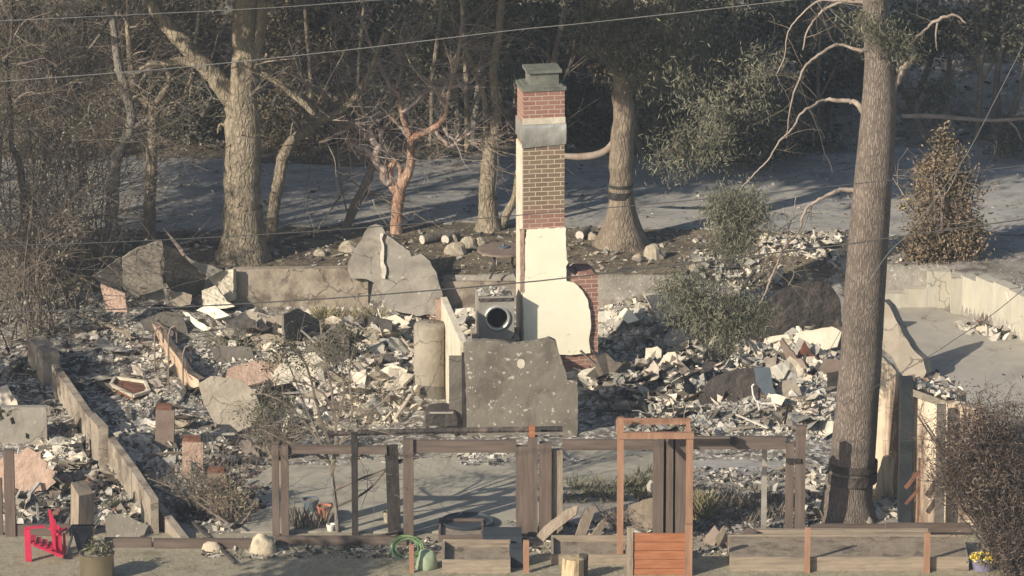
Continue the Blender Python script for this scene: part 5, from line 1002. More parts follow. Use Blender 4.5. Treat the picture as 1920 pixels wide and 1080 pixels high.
# ================================================================== trees
def tree(name, label, base_px, Y, stems, m, crown=None, leafm='leaf_dark', twign=0, twigL=1.2, n=12, cat='tree', seed=0, rough=.1, group=None, twigm='twig', m2=None, wig=0.12, shade_crown=None, flare=None):
    """stems: list of photo paths (x, y, width[, depth offset]); crown: [(x, y, Y offset, rx, ry(depth), rz, clumps, per)]"""
    z0 = W(base_px[0], base_px[1], Y); t = thing(name, label, cat, (z0.x, z0.y, Hs(z0.x, z0.y)), group=group); b = MB(); rr_ = random.Random(seed); paths = []
    b2 = MB()
    if isinstance(stems[0], tuple): stems = [stems]
    for i, s_ in enumerate(stems):
        tgt = b2 if (m2 and i in m2[1]) else b
        paths.append(limb(tgt, s_, Y, n if i == 0 else max(6, n - 4), rough=rough if i == 0 else rough * .7, seed=seed + i, wig=wig))
    if flare:
        fx, fy, r0, r1, hgt = flare; p = W(fx, fy, Y); zb = Hs(p.x, p.y); nn_ = 22; vs = []; rows = 8
        for k in range(rows + 1):
            q = k / rows; rr2 = r1 + (r0 - r1) * (1 - q) ** 2.2
            for j in range(nn_):
                a = 2 * math.pi * j / nn_; lob = 1 + (.16 * (1 - q)) * mnoise.noise(Vector((math.cos(a) * 2, math.sin(a) * 2, seed + q * .5)))
                vs.append((p.x + rr2 * lob * math.cos(a), p.y + rr2 * lob * math.sin(a), zb - .15 + (hgt + .15) * q))
        b.add(vs, [(k * nn_ + j, k * nn_ + (j + 1) % nn_, (k + 1) * nn_ + (j + 1) % nn_, (k + 1) * nn_ + j) for k in range(rows) for j in range(nn_)])
    b.build('trunk', M[m], t, smooth=True)
    if m2: b2.build('limbs', M[m2[0]], t, smooth=True)
    if twign:
        b = MB()
        for k in range(twign):
            pth = paths[rr_.randrange(1 if len(paths) > 1 else 0, len(paths))]; i = rr_.randint(len(pth) // 3, len(pth) - 1); p, r_ = pth[i]
            twigs(b, p, (rr_.gauss(0, 1), rr_.gauss(0, .8), rr_.gauss(.3, .8)), twigL * rr_.uniform(.5, 1.2), min(.016, r_ * .5), 2, rr_, 3, kids=3)
        b.build('twigs', M[twigm], t)
    if crown:
        b = MB()
        for c in crown:
            lm = c[8] if len(c) > 8 else .05; p = W(c[0], c[1], Y + c[2])
            q, _ = blob_leaves(p, (c[3], c[4], c[5]), c[6], c[7], .16, lm, 2.0, .3); b.quads(q)
        b.build('crown', M[leafm], t)
    if shade_crown:        # unseen foliage above the top edge, added to throw the shade behind
        b = MB(); 
        for (dx, dy, z, rx, rz, nc) in shade_crown:
            q, _ = blob_leaves((z0.x + dx, z0.y + dy, z), (rx, rx, rz), nc, 22, .4, .17, 1.8); b.quads(q)
        b.build('unseen_crown', M[leafm], t)
    return t
Yt = lambda row: G(960, row, TERR).y
Y1 = Yt(498) + .5
tree('oak_tree', 'thickest pale oak trunk with a forked top and a heavy limb reaching left', (455, 500), Y1,
     [(458, 505, 80), (456, 440, 72), (455, 380, 68), (456, 300, 66), (455, 220, 62), (455, 160, 52), (458, 100, 46), (458, 40, 42), (468, -40, 40), (480, -220, 34), (500, -420, 20)],
     'bark_oak', flare=(458, 505, .62, .36, 1.0), twign=26, seed=1, n=18, shade_crown=[(-1.5, -1.6, 7.9, 2.6, .75, 170), (2.0, -1.9, 7.9, 2.4, .75, 170), (.3, 2.2, 8.3, 3.0, .8, 95)]) 
t_ = bpy.data.objects['oak_tree']
b = MB()
for s_ in ([(448, 200, 44), (425, 172, 38), (400, 140, 34), (372, 112, 32), (340, 75, 30), (308, 40, 28), (275, -10, 26), (230, -90, 20)], [(376, 122, 22), (345, 115, 18), (315, 118, 14), (285, 118, 10), (262, 130, 6)], [(462, 165, 34), (475, 120, 26), (486, 60, 24), (492, -20, 22), (510, -120, 16)],
           [(430, 195, 14), (455, 172, 13), (480, 140, 12), (505, 145, 12), (535, 165, 13), (570, 195, 13), (590, 215, 9)], [(440, 250, 6), (415, 232, 5), (408, 250, 3)]): limb(b, s_, Y1, 10, seed=3, wig=.12)
b.build('limb', M['bark_oak'], t_, smooth=True)
Y2 = Yt(488)
tree('slender_tree', 'slender smooth grey trunk that forks low at the left', (211, 490), Y2,
     [(208, 495, 32), (209, 440, 27), (211, 370, 25), (214, 310, 24), (228, 275, 18), (243, 245, 18), (246, 215, 18), (236, 170, 17), (224, 130, 16), (216, 70, 15), (208, 0, 14), (200, -120, 12), (205, -260, 8)],
     'bark_grey', twign=30, seed=2, shade_crown=[(-.6, -1.4, 7.8, 2.2, .8, 130), (-1.5, 2.8, 8.4, 2.4, .8, 70)])
b = MB()
for s_ in ([(211, 312, 12), (196, 280, 8), (176, 245, 6), (166, 215, 4), (170, 190, 3)], [(245, 240, 13), (262, 232, 12), (280, 222, 8)], [(210, 20, 10), (190, 60, 6), (165, 95, 4)], [(214, 130, 8), (250, 138, 6), (285, 128, 5)], [(203, 330, 4), (180, 350, 3), (155, 385, 2)]): limb(b, s_, Y2, 7, seed=4)
b.build('limb', M['bark_grey'], bpy.data.objects['slender_tree'], smooth=True)
Y3 = Yt(470) + .3
tree('crooked_tree', 'mottled crooked trunk just left of the thickest oak', (284, 478), Y3, [(283, 482, 27), (281, 420, 24), (282, 350, 23), (284, 290, 22), (288, 240, 24), (288, 205, 24), (272, 188, 16), (252, 165, 13), (245, 120, 11), (238, 40, 9)], 'bark_oak', twign=24, seed=3)
b = MB()
for s_ in ([(288, 215, 16), (310, 215, 12), (328, 200, 9), (345, 175, 7), (360, 145, 5)], [(330, 198, 6), (352, 198, 4)], [(290, 200, 12), (305, 175, 14), (318, 150, 12), (312, 130, 9), (295, 112, 7)]): limb(b, s_, Y3, 7, seed=6)
b.build('limb', M['bark_oak'], bpy.data.objects['crooked_tree'], smooth=True)
Y4 = Yt(452) + .1
tree('leaning_tree', 'grey trunk leaning right beside the thickest oak', (510, 455), Y4, [(508, 460, 25), (512, 400, 23), (520, 350, 22), (530, 300, 22), (548, 265, 21), (575, 245, 20), (600, 225, 18), (630, 212, 15), (655, 195, 13), (672, 170, 12), (700, 120, 9), (720, 60, 7)], 'bark_oak', twign=26, seed=4)
b = MB()
for s_ in ([(603, 220, 16), (588, 205, 13), (575, 190, 12), (545, 170, 10), (505, 150, 9)],): limb(b, s_, Y4, 7, seed=8)
b.build('limb', M['bark_oak'], bpy.data.objects['leaning_tree'], smooth=True)
# orange peeling tree
Y5 = Yt(436)
tr5 = tree('madrone_tree', 'twisted tree with bright orange peeling bark left of the chimney', (745, 438), Y5,
     [(743, 452, 26), (744, 400, 22), (748, 370, 22), (752, 348, 22), (768, 315, 17), (771, 285, 15), (772, 262, 15), (790, 250, 14), (815, 240, 13), (835, 215, 9), (838, 190, 8), (848, 150, 8), (857, 118, 7)],
     'bark_red', twign=0, seed=5, rough=.06)
b = MB()
for s_ in ([(742, 360, 16), (733, 345, 14), (730, 320, 13), (742, 300, 12)], [(768, 270, 10), (767, 250, 12), (758, 228, 12), (752, 210, 8), (748, 180, 9), (738, 168, 7)], [(748, 352, 10), (751, 320, 9), (745, 305, 8)]): limb(b, s_, Y5, 8, seed=9)
b.build('limb', M['bark_red'], tr5, smooth=True)
b = MB(); P5 = []
for s_ in ([(731, 345, 13), (716, 318, 13), (700, 295, 13), (688, 280, 11), (670, 275, 8), (650, 262, 6), (636, 235, 5), (625, 180, 4)], [(700, 300, 12), (706, 275, 11), (694, 258, 10), (676, 243, 8), (655, 232, 7), (636, 225, 5)],
           [(697, 258, 9), (690, 225, 7), (672, 200, 7), (640, 190, 6), (590, 165, 5), (560, 145, 4)], [(738, 170, 7), (722, 145, 7), (708, 110, 5), (690, 70, 4), (672, 20, 3)], [(752, 212, 6), (775, 195, 6), (800, 172, 5), (835, 165, 5), (870, 158, 4), (892, 148, 3)],
           [(815, 242, 6), (835, 268, 6), (845, 275, 5), (862, 262, 4), (882, 250, 3)], [(838, 200, 6), (825, 185, 5), (812, 160, 4), (790, 140, 4)], [(832, 240, 5), (850, 262, 4), (862, 250, 3)], [(743, 165, 5), (752, 130, 4), (745, 90, 3)], [(715, 318, 5), (745, 305, 4)], [(857, 120, 5), (862, 80, 4), (866, 40, 3)],
           [(770, 262, 5), (752, 240, 5), (735, 222, 4), (715, 210, 3)], [(690, 240, 4), (705, 210, 4), (700, 160, 3), (690, 120, 3)]):
    P5.append(limb(b, [(q[0], q[1], q[2] * 1.45) for q in s_], Y5, 6, seed=11, wig=.4))
b.build('bough', M['bark_redgrey'], tr5, smooth=True)
b = MB(); r5 = random.Random(55)
for k in range(190):
    pth = r5.choice(P5); p, r_ = pth[r5.randint(len(pth) // 3, len(pth) - 1)]; twigs(b, p, (r5.gauss(0, 1), r5.gauss(0, .6), r5.gauss(.5, .8)), r5.uniform(.5, 1.5), .009, 2, r5, 3, kids=3)
b.build('twigs', M['bark_redgrey'], tr5)
Y6 = Yt(455) + .8
tree('grey_tree', 'dark based leaning trunk behind the orange barked tree', (640, 458), Y6, [(636, 462, 18), (652, 420, 17), (668, 380, 18), (688, 340, 16), (700, 300, 13), (712, 262, 11), (722, 235, 9), (735, 180, 7)], 'bark_grey', twign=14, seed=6)
b = MB(); limb(b, [(580, 456, 3), (610, 408, 3.5), (648, 355, 4)], Y6, 5); limb(b, [(652, 400, 4), (640, 350, 4), (632, 260, 4), (626, 200, 5), (618, 155, 4)], Y6 - .4, 5); b.build('fallen_branch', M['bark_grey'], bpy.data.objects['grey_tree'])
Y7 = Yt(440) + .4
tree('forked_tree', 'pale based trunk splitting in two just left of the chimney', (918, 445), Y7, [(915, 452, 44), (914, 400, 33), (915, 350, 31), (916, 310, 30), (924, 270, 26), (930, 230, 20), (930, 180, 18), (925, 130, 16), (935, 60, 14), (945, -40, 12)], 'bark_oak', flare=(916, 450, .34, .17, .6), twign=34, seed=7, n=14, shade_crown=[(-.2, -1.9, 7.9, 2.4, .75, 170), (1.9, 2.4, 8.2, 2.2, .8, 50), (-2.6, -5.4, 8.3, 1.2, .5, 70), (1.6, -4.6, 8.3, 1.3, .5, 70), (-1.6, 3.4, 8.6, 2.2, .8, 60)])  # outlying patches without limbs, added to streak the road with shade
b = MB()
for s_ in ([(922, 290, 14), (912, 250, 12), (910, 200, 11), (904, 170, 10), (885, 120, 8), (860, 60, 6)], [(935, 440, 18), (950, 400, 16), (965, 370, 13), (972, 320, 12)]): limb(b, s_, Y7, 8, seed=12)
b.build('limb', M['bark_oak'], bpy.data.objects['forked_tree'], smooth=True)
Y8 = Yt(455) - .1
p8 = tree('burnt_pine', 'straight burnt pine trunk with a wide flared foot right of the chimney', (1165, 458), Y8, [(1165, 462, 62), (1162, 420, 52), (1163, 360, 45), (1166, 300, 45), (1168, 230, 42), (1168, 150, 38), (1170, 60, 35), (1174, -60, 30), (1180, -300, 18)], 'bark_pine_far', flare=(1165, 464, .66, .22, 1.15), twign=0, seed=8, n=16, rough=.05, shade_crown=[(1.6, -2.0, 7.9, 2.3, .75, 150), (1.8, 2.2, 8.3, 2.2, .8, 50), (2.6, -4.4, 8.4, 1.3, .5, 70), (4.8, 2.6, 8.6, 2.4, .8, 60)])  # the forward crown patch is also an unseen addition shading the road
b = MB(); limb(b, [(1158, 255, 14), (1142, 278, 14), (1120, 290, 14), (1085, 294, 13), (1050, 292, 11), (1010, 288, 8)], Y8 + .5, 8, seed=3); b.build('limb', M['limb'], p8, smooth=True)
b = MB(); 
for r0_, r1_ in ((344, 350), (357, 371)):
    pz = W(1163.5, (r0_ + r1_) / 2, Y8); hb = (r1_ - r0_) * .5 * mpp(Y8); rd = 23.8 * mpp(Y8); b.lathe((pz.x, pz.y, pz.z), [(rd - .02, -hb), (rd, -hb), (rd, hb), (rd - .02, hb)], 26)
b.build('dark_ring', M['char'], p8)  # two plain dark sleeves round the trunk
b = MB()
for c in ((1190, 60, -.3, 1.2, .8, .75, 150, 46), (1120, 40, -.2, .6, .6, .5, 50, 40), (1250, 120, -.4, .9, .8, .6, 85, 42), (1170, 110, -.5, .5, .5, .4, 36, 36)):
    q, _ = blob_leaves(W(c[0], c[1], Y8 + c[2]), c[3:6], c[6], c[7], .17, .020, 6, 1.0, shell=.05); b.quads(q)
b.build('crown', M['leaf_olive'], p8)

# ---- the big near pine
Y9 = Yg(985) + .35
p9 = tree('pine_tree', 'huge furrowed pine trunk rising the full height of the right foreground', (1592, 985), Y9,
     [(1585, 990, 104), (1590, 930, 92), (1598, 860, 86), (1606, 780, 82), (1612, 700, 80), (1618, 600, 78), (1626, 480, 76), (1634, 380, 73), (1642, 290, 70), (1648, 200, 66), (1648, 120, 54), (1643, 50, 48), (1640, -50, 46), (1640, -250, 40), (1640, -600, 26), (1640, -900, 10)],
     'bark_pine', flare=(1588, 990, .58, .40, .55), n=40, seed=9, rough=.035, wig=0)
b = MB(); P9 = []
for s_ in ([(1622, 215, 18), (1612, 196, 14), (1590, 190, 11), (1560, 187, 10), (1542, 188, 8), (1520, 200, 7, -.2), (1500, 215, 6, -.3), (1487, 240, 5, -.4), (1462, 265, 5, -.4), (1440, 300, 4, -.5), (1415, 325, 4, -.5), (1392, 350, 3, -.5)],
           [(1622, 96, 12), (1600, 90, 9), (1568, 84, 8), (1540, 100, 7, -.2), (1512, 122, 6, -.3), (1494, 160, 5, -.4), (1482, 200, 4, -.4), (1475, 260, 3, -.4)],
           [(1636, 4, 14), (1600, 2, 9), (1570, 6, 8), (1545, 18, 7), (1532, 32, 6), (1515, 55, 5), (1505, 95, 4)], [(1600, 2, 8), (1560, 0, 6), (1530, 4, 5), (1500, 30, 4), (1478, 60, 4), (1470, 110, 3), (1455, 140, 3)],
           [(1668, 180, 24), (1682, 150, 18), (1700, 120, 15), (1712, 104, 13), (1712, 80, 8), (1740, 50, 7), (1765, 35, 9), (1790, 28, 7), (1812, 45, 4)], [(1758, 40, 6), (1755, 70, 4), (1757, 95, 3)],
           [(1612, 358, 14), (1592, 355, 12), (1565, 360, 11, -.1), (1540, 372, 9, -.2), (1518, 385, 8, -.2), (1505, 405, 7, -.3), (1500, 430, 6, -.3), (1482, 452, 7, -.4), (1468, 470, 6, -.4), (1455, 500, 6, -.4), (1440, 535, 6, -.5), (1430, 560, 6, -.5), (1410, 585, 5, -.5)],
           [(1476, 440, 4, -.4), (1478, 415, 3, -.4), (1468, 390, 3, -.3)], [(1478, 430, 4, -.4), (1488, 400, 3, -.3), (1492, 370, 2, -.3)], [(1465, 475, 3, -.4), (1485, 490, 3, -.4), (1488, 515, 2, -.3), (1478, 535, 2, -.3)],
           [(1390, 352, 4, -.5), (1375, 390, 4, -.5), (1368, 440, 3, -.5), (1380, 480, 3, -.5)], [(1410, 585, 5, -.5), (1380, 590, 5, -.5), (1340, 580, 4, -.5), (1300, 560, 3, -.5), (1250, 540, 3, -.5)]): P9.append(limb(b, [(q[0], q[1], q[2] * .72) + tuple(q[3:]) for q in s_], Y9, 8, seed=14, wig=.55, rough=.25))
b.build('bare_branch', M['limb'], p9, smooth=True)
b = MB(); r9 = random.Random(99)
for k in range(70):
    pth = P9[r9.choice([0, 1, 2, 3, 4, 6, 10, 11])]; p, r_ = pth[r9.randint(len(pth) // 4, len(pth) - 1)]; twigs(b, p, (r9.gauss(0, 1), r9.gauss(0, .6), r9.gauss(-.6, .6)), r9.uniform(.3, .9), .007, 1, r9, 3, kids=3)
b.build('twigs', M['twig'], p9)
b = MB()
for c in ((1310, 565, -.6, .68, .5, .46, 84, 66), (1360, 608, -.6, .62, .5, .46, 76, 66), (1275, 535, -.6, .42, .3, .26, 26, 46), (1405, 585, -.6, .4, .4, .4, 32, 46), (1385, 400, -.5, .56, .4, .50, 84, 66), (1380, 455, -.5, .42, .3, .44, 46, 60), (1345, 375, -.5, .2, .2, .16, 10, 30),
          (1645, 62, -.5, .34, .3, .24, 26, 40), (1620, 40, -.5, .2, .3, .2, 14, 34), (1690, 85, -.3, .35, .3, .22, 20, 36), (1335, 230, .6, .8, .7, .7, 70, 38), (1420, 150, .6, .5, .5, .7, 34, 34), (1260, 300, .8, .5, .5, .5, 34, 34)):
    q, _ = blob_leaves(W(c[0], c[1], Y9 + c[2]), c[3:6], c[6], c[7], .13, .013, 7.5, 1.0, shell=.0); b.quads(q)
b.build('needle_clumps', M['leaf_olive'], p9)
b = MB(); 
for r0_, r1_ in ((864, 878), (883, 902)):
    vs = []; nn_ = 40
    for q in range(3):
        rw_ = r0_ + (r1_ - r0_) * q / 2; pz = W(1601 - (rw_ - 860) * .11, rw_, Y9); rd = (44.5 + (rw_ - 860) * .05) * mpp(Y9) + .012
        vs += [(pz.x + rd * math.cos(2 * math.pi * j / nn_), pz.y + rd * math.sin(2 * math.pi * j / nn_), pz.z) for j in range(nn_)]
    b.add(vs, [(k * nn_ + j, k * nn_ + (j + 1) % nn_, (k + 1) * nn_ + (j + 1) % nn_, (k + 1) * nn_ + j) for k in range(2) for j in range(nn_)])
b.build('shade_band', M['darkmetal'], p9, smooth=True)  # dark sleeves painting the shadow bands that cross the trunk
b = MB()
for (dx, dy, z, rx, rz, nc) in ((0, 0, 11.4, 2.4, 1.4, 110), (.3, .2, 13.6, 1.8, 1.2, 70)):
    q, _ = blob_leaves((p9.location.x + dx, p9.location.y + dy, z), (rx, rx, rz), nc, 22, .35, .13, 3); b.quads(q)
b.build('unseen_crown', M['leaf_olive'], p9)
b = MB(); limb(b, [(1690, 218, 9), (1740, 218, 9), (1800, 222, 8), (1860, 226, 7), (1925, 222, 6)], 6.4, 6); limb(b, [(1890, 226, 4), (1905, 240, 4), (1915, 262, 3)], 6.4, 5)
tag(b.build('bare_pole', M['limb']), 'long bare horizontal branch stretching right behind the big pine', 'branch')

# ================================================================== shrubs
def shrub(name, label, cx, cy, Y, rx, ry, rz, nclump, per, lm, leaf=.03, stems=14, twm='twig', clump=.12, aspect=2.2, basepx=None, seed=0, cat='shrub', droop=0.0, group=None, shell=.3):
    c = W(cx, cy, Y); bz = Hs(c.x, c.y) if basepx is None else None
    bp = Vector((c.x, c.y, bz)) if basepx is None else W(basepx[0], basepx[1], Y); bp.z = Hs(bp.x, bp.y)
    t = thing(name, label, cat, bp, group=group); r_ = random.Random(seed); b = MB()
    for k in range(stems):
        e = Vector((c.x + r_.gauss(0, rx * .55), c.y + r_.gauss(0, ry * .5), c.z + r_.uniform(-.4, 1.0) * rz)); s0 = bp + Vector((r_.gauss(0, .06), r_.gauss(0, .06), -.05)); L_ = (e - s0).length
        m_ = s0.lerp(e, .5) + Vector((r_.gauss(0, .12), r_.gauss(0, .12), .12 * L_)) * .5
        sp = smooth_path([(s0, .022), (m_, .014), (e, .006)], 5); b.tube([p for p, _ in sp], [q for _, q in sp], 5, 0, False)
        for j in range(4): p, q = sp[r_.randint(4, len(sp) - 1)]; twigs(b, p, (r_.gauss(0, 1), r_.gauss(0, 1), r_.gauss(.2, .7)), r_.uniform(.3, .7) * max(rx, rz), .006, 1, r_, 3, kids=3)
    b.build('stems', M[twm], t)
    if nclump:
        q, _ = blob_leaves(c, (rx, ry, rz), nclump, per, clump, leaf, aspect, droop, shell=shell); b = MB(); b.quads(q); b.build('foliage', M[lm], t)
    return t
Ys = G(1765, 532, .3).y + .4
shrub('dead_shrub', 'rusty brown leafy shrub rising behind the stepped wall', 1768, 410, Ys, .66, .55, 1.15, 250, 40, 'leaf_rust', .034, 34, 'limb', .13, 2.2, basepx=(1762, 540), seed=3)
b = MB()
for c_ in ((1730, 470, .3, .25, .35, 50), (1815, 450, .34, .25, .4, 54), (1785, 300, .18, .2, .42, 30), (1745, 320, .2, .2, .3, 22), (1765, 265, .08, .1, .25, 10)):
    q, _ = blob_leaves(W(c_[0], c_[1], Ys - .2), c_[2:5], c_[5], 34, .11, .034, 2.2); b.quads(q)
b.build('outer_foliage', M['leaf_rust'], bpy.data.objects['dead_shrub'])
q, _ = blob_leaves(W(1700, 385, Ys), (.12, .1, .1), 6, 10, .05, .045, 2); b = MB(); b.quads(q); b.build('green_sprig', M['grass'], bpy.data.objects['dead_shrub'])
Yb = Yg(1078) - .1
shrub('bare_bush', 'large dark feathery dead bush filling the lower right corner', 1850, 862, Yb + .2, .92, .6, 1.06, 300, 70, 'leaf_bush', .016, 85, 'twigdark', .17, 5.5, basepx=(1890, 1120), seed=4, droop=.2, shell=.05)
shrub('bare_bush', 'reddish brown feathery bush lower down at the right edge', 1900, 1000, Yb - .1, .5, .4, .6, 130, 66, 'leaf_bush', .017, 26, 'twigdark', .12, 4.5, basepx=(1905, 1140), seed=6, droop=.2)
# young bare tree in the left foreground
Yn = Yg(1000)
sapl = tree('young_tree', 'young bare tree with fanning thin branches before the left fence frame', (630, 1002), Yn, [(634, 1008, 9), (630, 960, 9), (624, 905, 8), (618, 870, 6), (604, 835, 5), (590, 800, 4), (572, 760, 3), (548, 700, 3), (520, 640, 2)], 'bark_grey', seed=21, rough=.04, n=6)
b = MB(); PN = []
for s_ in ([(622, 895, 6), (630, 840, 5), (628, 780, 4), (620, 720, 3), (608, 660, 3), (600, 600, 2)], [(620, 880, 5), (640, 830, 4), (660, 780, 3), (655, 700, 3), (668, 640, 2)], [(616, 866, 5), (590, 850, 4), (560, 838, 3), (520, 820, 3), (480, 800, 2)], [(626, 850, 4), (600, 780, 4), (580, 700, 3), (558, 660, 3), (535, 640, 2)],
           [(604, 835, 4), (570, 790, 3), (540, 760, 3), (500, 740, 2), (470, 740, 2)], [(630, 800, 4), (645, 740, 3), (640, 680, 3), (648, 620, 2)], [(628, 790, 3), (612, 745, 3), (575, 720, 2), (545, 715, 2)], [(640, 830, 4), (680, 800, 3), (700, 790, 2)], [(628, 920, 5), (660, 905, 3), (720, 880, 3), (780, 850, 2), (815, 842, 2)], [(632, 950, 4), (690, 920, 3), (735, 870, 3), (770, 860, 2)], [(620, 760, 3), (690, 770, 2), (730, 740, 2)]): PN.append(limb(b, [(q[0], q[1], q[2] * 1.5) for q in s_], Yn, 5, seed=22, wig=.35))
b.build('branch', M['twig'], sapl)
b = MB(); rN = random.Random(8)
for k in range(150): pth = rN.choice(PN); p, r_ = pth[rN.randint(len(pth) // 3, len(pth) - 1)]; twigs(b, p, (rN.gauss(0, 1), rN.gauss(0, .7), rN.gauss(.5, .7)), rN.uniform(.3, .9), .007, 2, rN, 3, kids=2)
b.build('twigs', M['twig'], sapl)
b = MB()
for c_ in ((540, 665, .8, .4, .3, 44), (640, 640, .6, .4, .4, 34), (500, 760, .6, .4, .25, 26)):
    q, _ = blob_leaves(W(c_[0], c_[1], Yn), c_[2:5], c_[5], 16, .10, .022, 2.5, shell=.05); b.quads(q); b.build('leaves', M['leaf_green'], sapl)
BB = [('bramble_bush', 'grey twiggy bramble heap in front of the big curved tan sheet', 520, 800, Yg(860), .7, .5, .38, 60, 20, 'leaf_grey', .022, 34, (520, 862)), ('bramble_bush', 'low grey bramble covering the ground left of the fence', 380, 900, Yg(960), .9, .5, .22, 60, 16, 'leaf_grey', .022, 34, (380, 965)),
      ('bramble_bush', 'small dark bramble beside the leaning rusty post', 430, 940, Yg(985), .45, .4, .25, 26, 16, 'leaf_brown', .022, 16, (432, 985)), ('weed_clump', 'green grey weeds growing through the cream rubble', 450, 640, -4.6, .6, .4, .14, 26, 14, 'leaf_green', .025, 14, (450, 655)),
      ('bramble_bush', 'tangle of bare stems behind the broken boards', 1160, 975, Yg(1005) + .4, .4, .3, .2, 14, 10, 'leaf_grey', .02, 16, (1160, 1000)), ('weed_clump', 'greenish grey shrub at the foot of the dead rusty shrub', 1380, 700, -5.3, .01, .01, .01, 0, 0, 'leaf_green', .02, 1, (1380, 720))]
for i, a in enumerate(BB[:-1]): shrub(a[0], a[1], a[2], a[3], a[4], a[5], a[6], a[7], a[8], a[9], a[10], a[11], a[12], 'twig', .1, 2.6, basepx=a[13], seed=40 + i)

# brush thicket along the left edge: many bare stemmed shrubs, each a thing
TH = [(20, 560, -2.6, 300, 'outermost grey brush clump at the left edge in front', 9), (70, 590, -3.2, 330, 'grey brush clump leaning over the end of the foundation wall', 12), (120, 560, -2.2, 250, 'pale stemmed brush clump left of the folded panels', 12), (30, 480, -.4, 60, 'tall wispy brush clump reaching the upper left corner', 12), (95, 470, .2, 40, 'tall wispy brush clump second from the left edge', 12),
      (150, 480, .4, 140, 'tall brush clump left of the slender grey trunk', 11), (60, 400, 3.4, 20, 'hazy far brush thicket high at the left edge', 14), (150, 380, 4.0, 30, 'hazy far brush thicket behind the slender grey trunk', 14), (10, 640, -4.5, 540, 'low brush clump above the concrete block', 7)]
for i, (bx, by, Y, topr, lb, ns) in enumerate(TH):
    g = W(bx, by, Y); g.z = Hs(g.x, g.y); t = thing('brush_clump', lb, 'shrub', g, group='dry brush along the left edge'); b = MB(); r_ = random.Random(200 + i); hz_ = W(bx, topr, Y).z - g.z; hz_ = max(hz_, .8)
    tips = []
    for k in range(ns):
        d = Vector((r_.gauss(0, .22), r_.gauss(0, .25), 1)); s0 = g + Vector((r_.gauss(0, .25), r_.gauss(0, .3), -.05)); twigs(b, s0, d, hz_ * r_.uniform(.6, 1.1), r_.uniform(.012, .026), 3, r_, 4, gravity=.02, wig=.26, kids=4, tips=tips)
    b.build('stems', M['twig'], t)
    sel = [tips[r_.randrange(len(tips))] for _ in range(230)]; P = np.array([tuple(p) for p in sel]); P = np.repeat(P, 7, 0) + rng.normal(0, .07, (len(P) * 7, 3)); b = MB(); b.quads(leafquads(P, .026, 2.6)); b.build('dead_leaves', M['leaf_grey'], t)
b = MB()
tree('bent_sapling', 'bent dark sapling trunk among the brush at the left edge', (62, 520), -1.2, [(68, 530, 22), (58, 470, 20), (48, 410, 17), (42, 350, 15), (35, 300, 13), (22, 270, 10), (20, 200, 9), (12, 120, 7), (22, 60, 5), (20, -40, 4)], 'bark_dark', twign=26, seed=31, n=8)
for i, (pth, lb) in enumerate((([(88, 460, 7), (84, 380, 6), (80, 300, 6), (82, 220, 5), (60, 140, 4)], 'thin pale sapling stem third from the left edge'), ([(150, 400, 6), (150, 330, 6), (148, 270, 5), (140, 240, 4), (122, 205, 3)], 'thin grey sapling stem with a forked top left of the slender trunk'), ([(95, 560, 9), (88, 500, 8), (70, 440, 8), (60, 380, 6), (40, 330, 5)], 'leaning reddish sapling stem over the brush'))):
    tree('sapling', lb, pth[0][:2], (.6, 1.2, -1.6)[i], [pth], 'bark_grey', twign=10, twigL=.9, seed=60 + i, n=6)

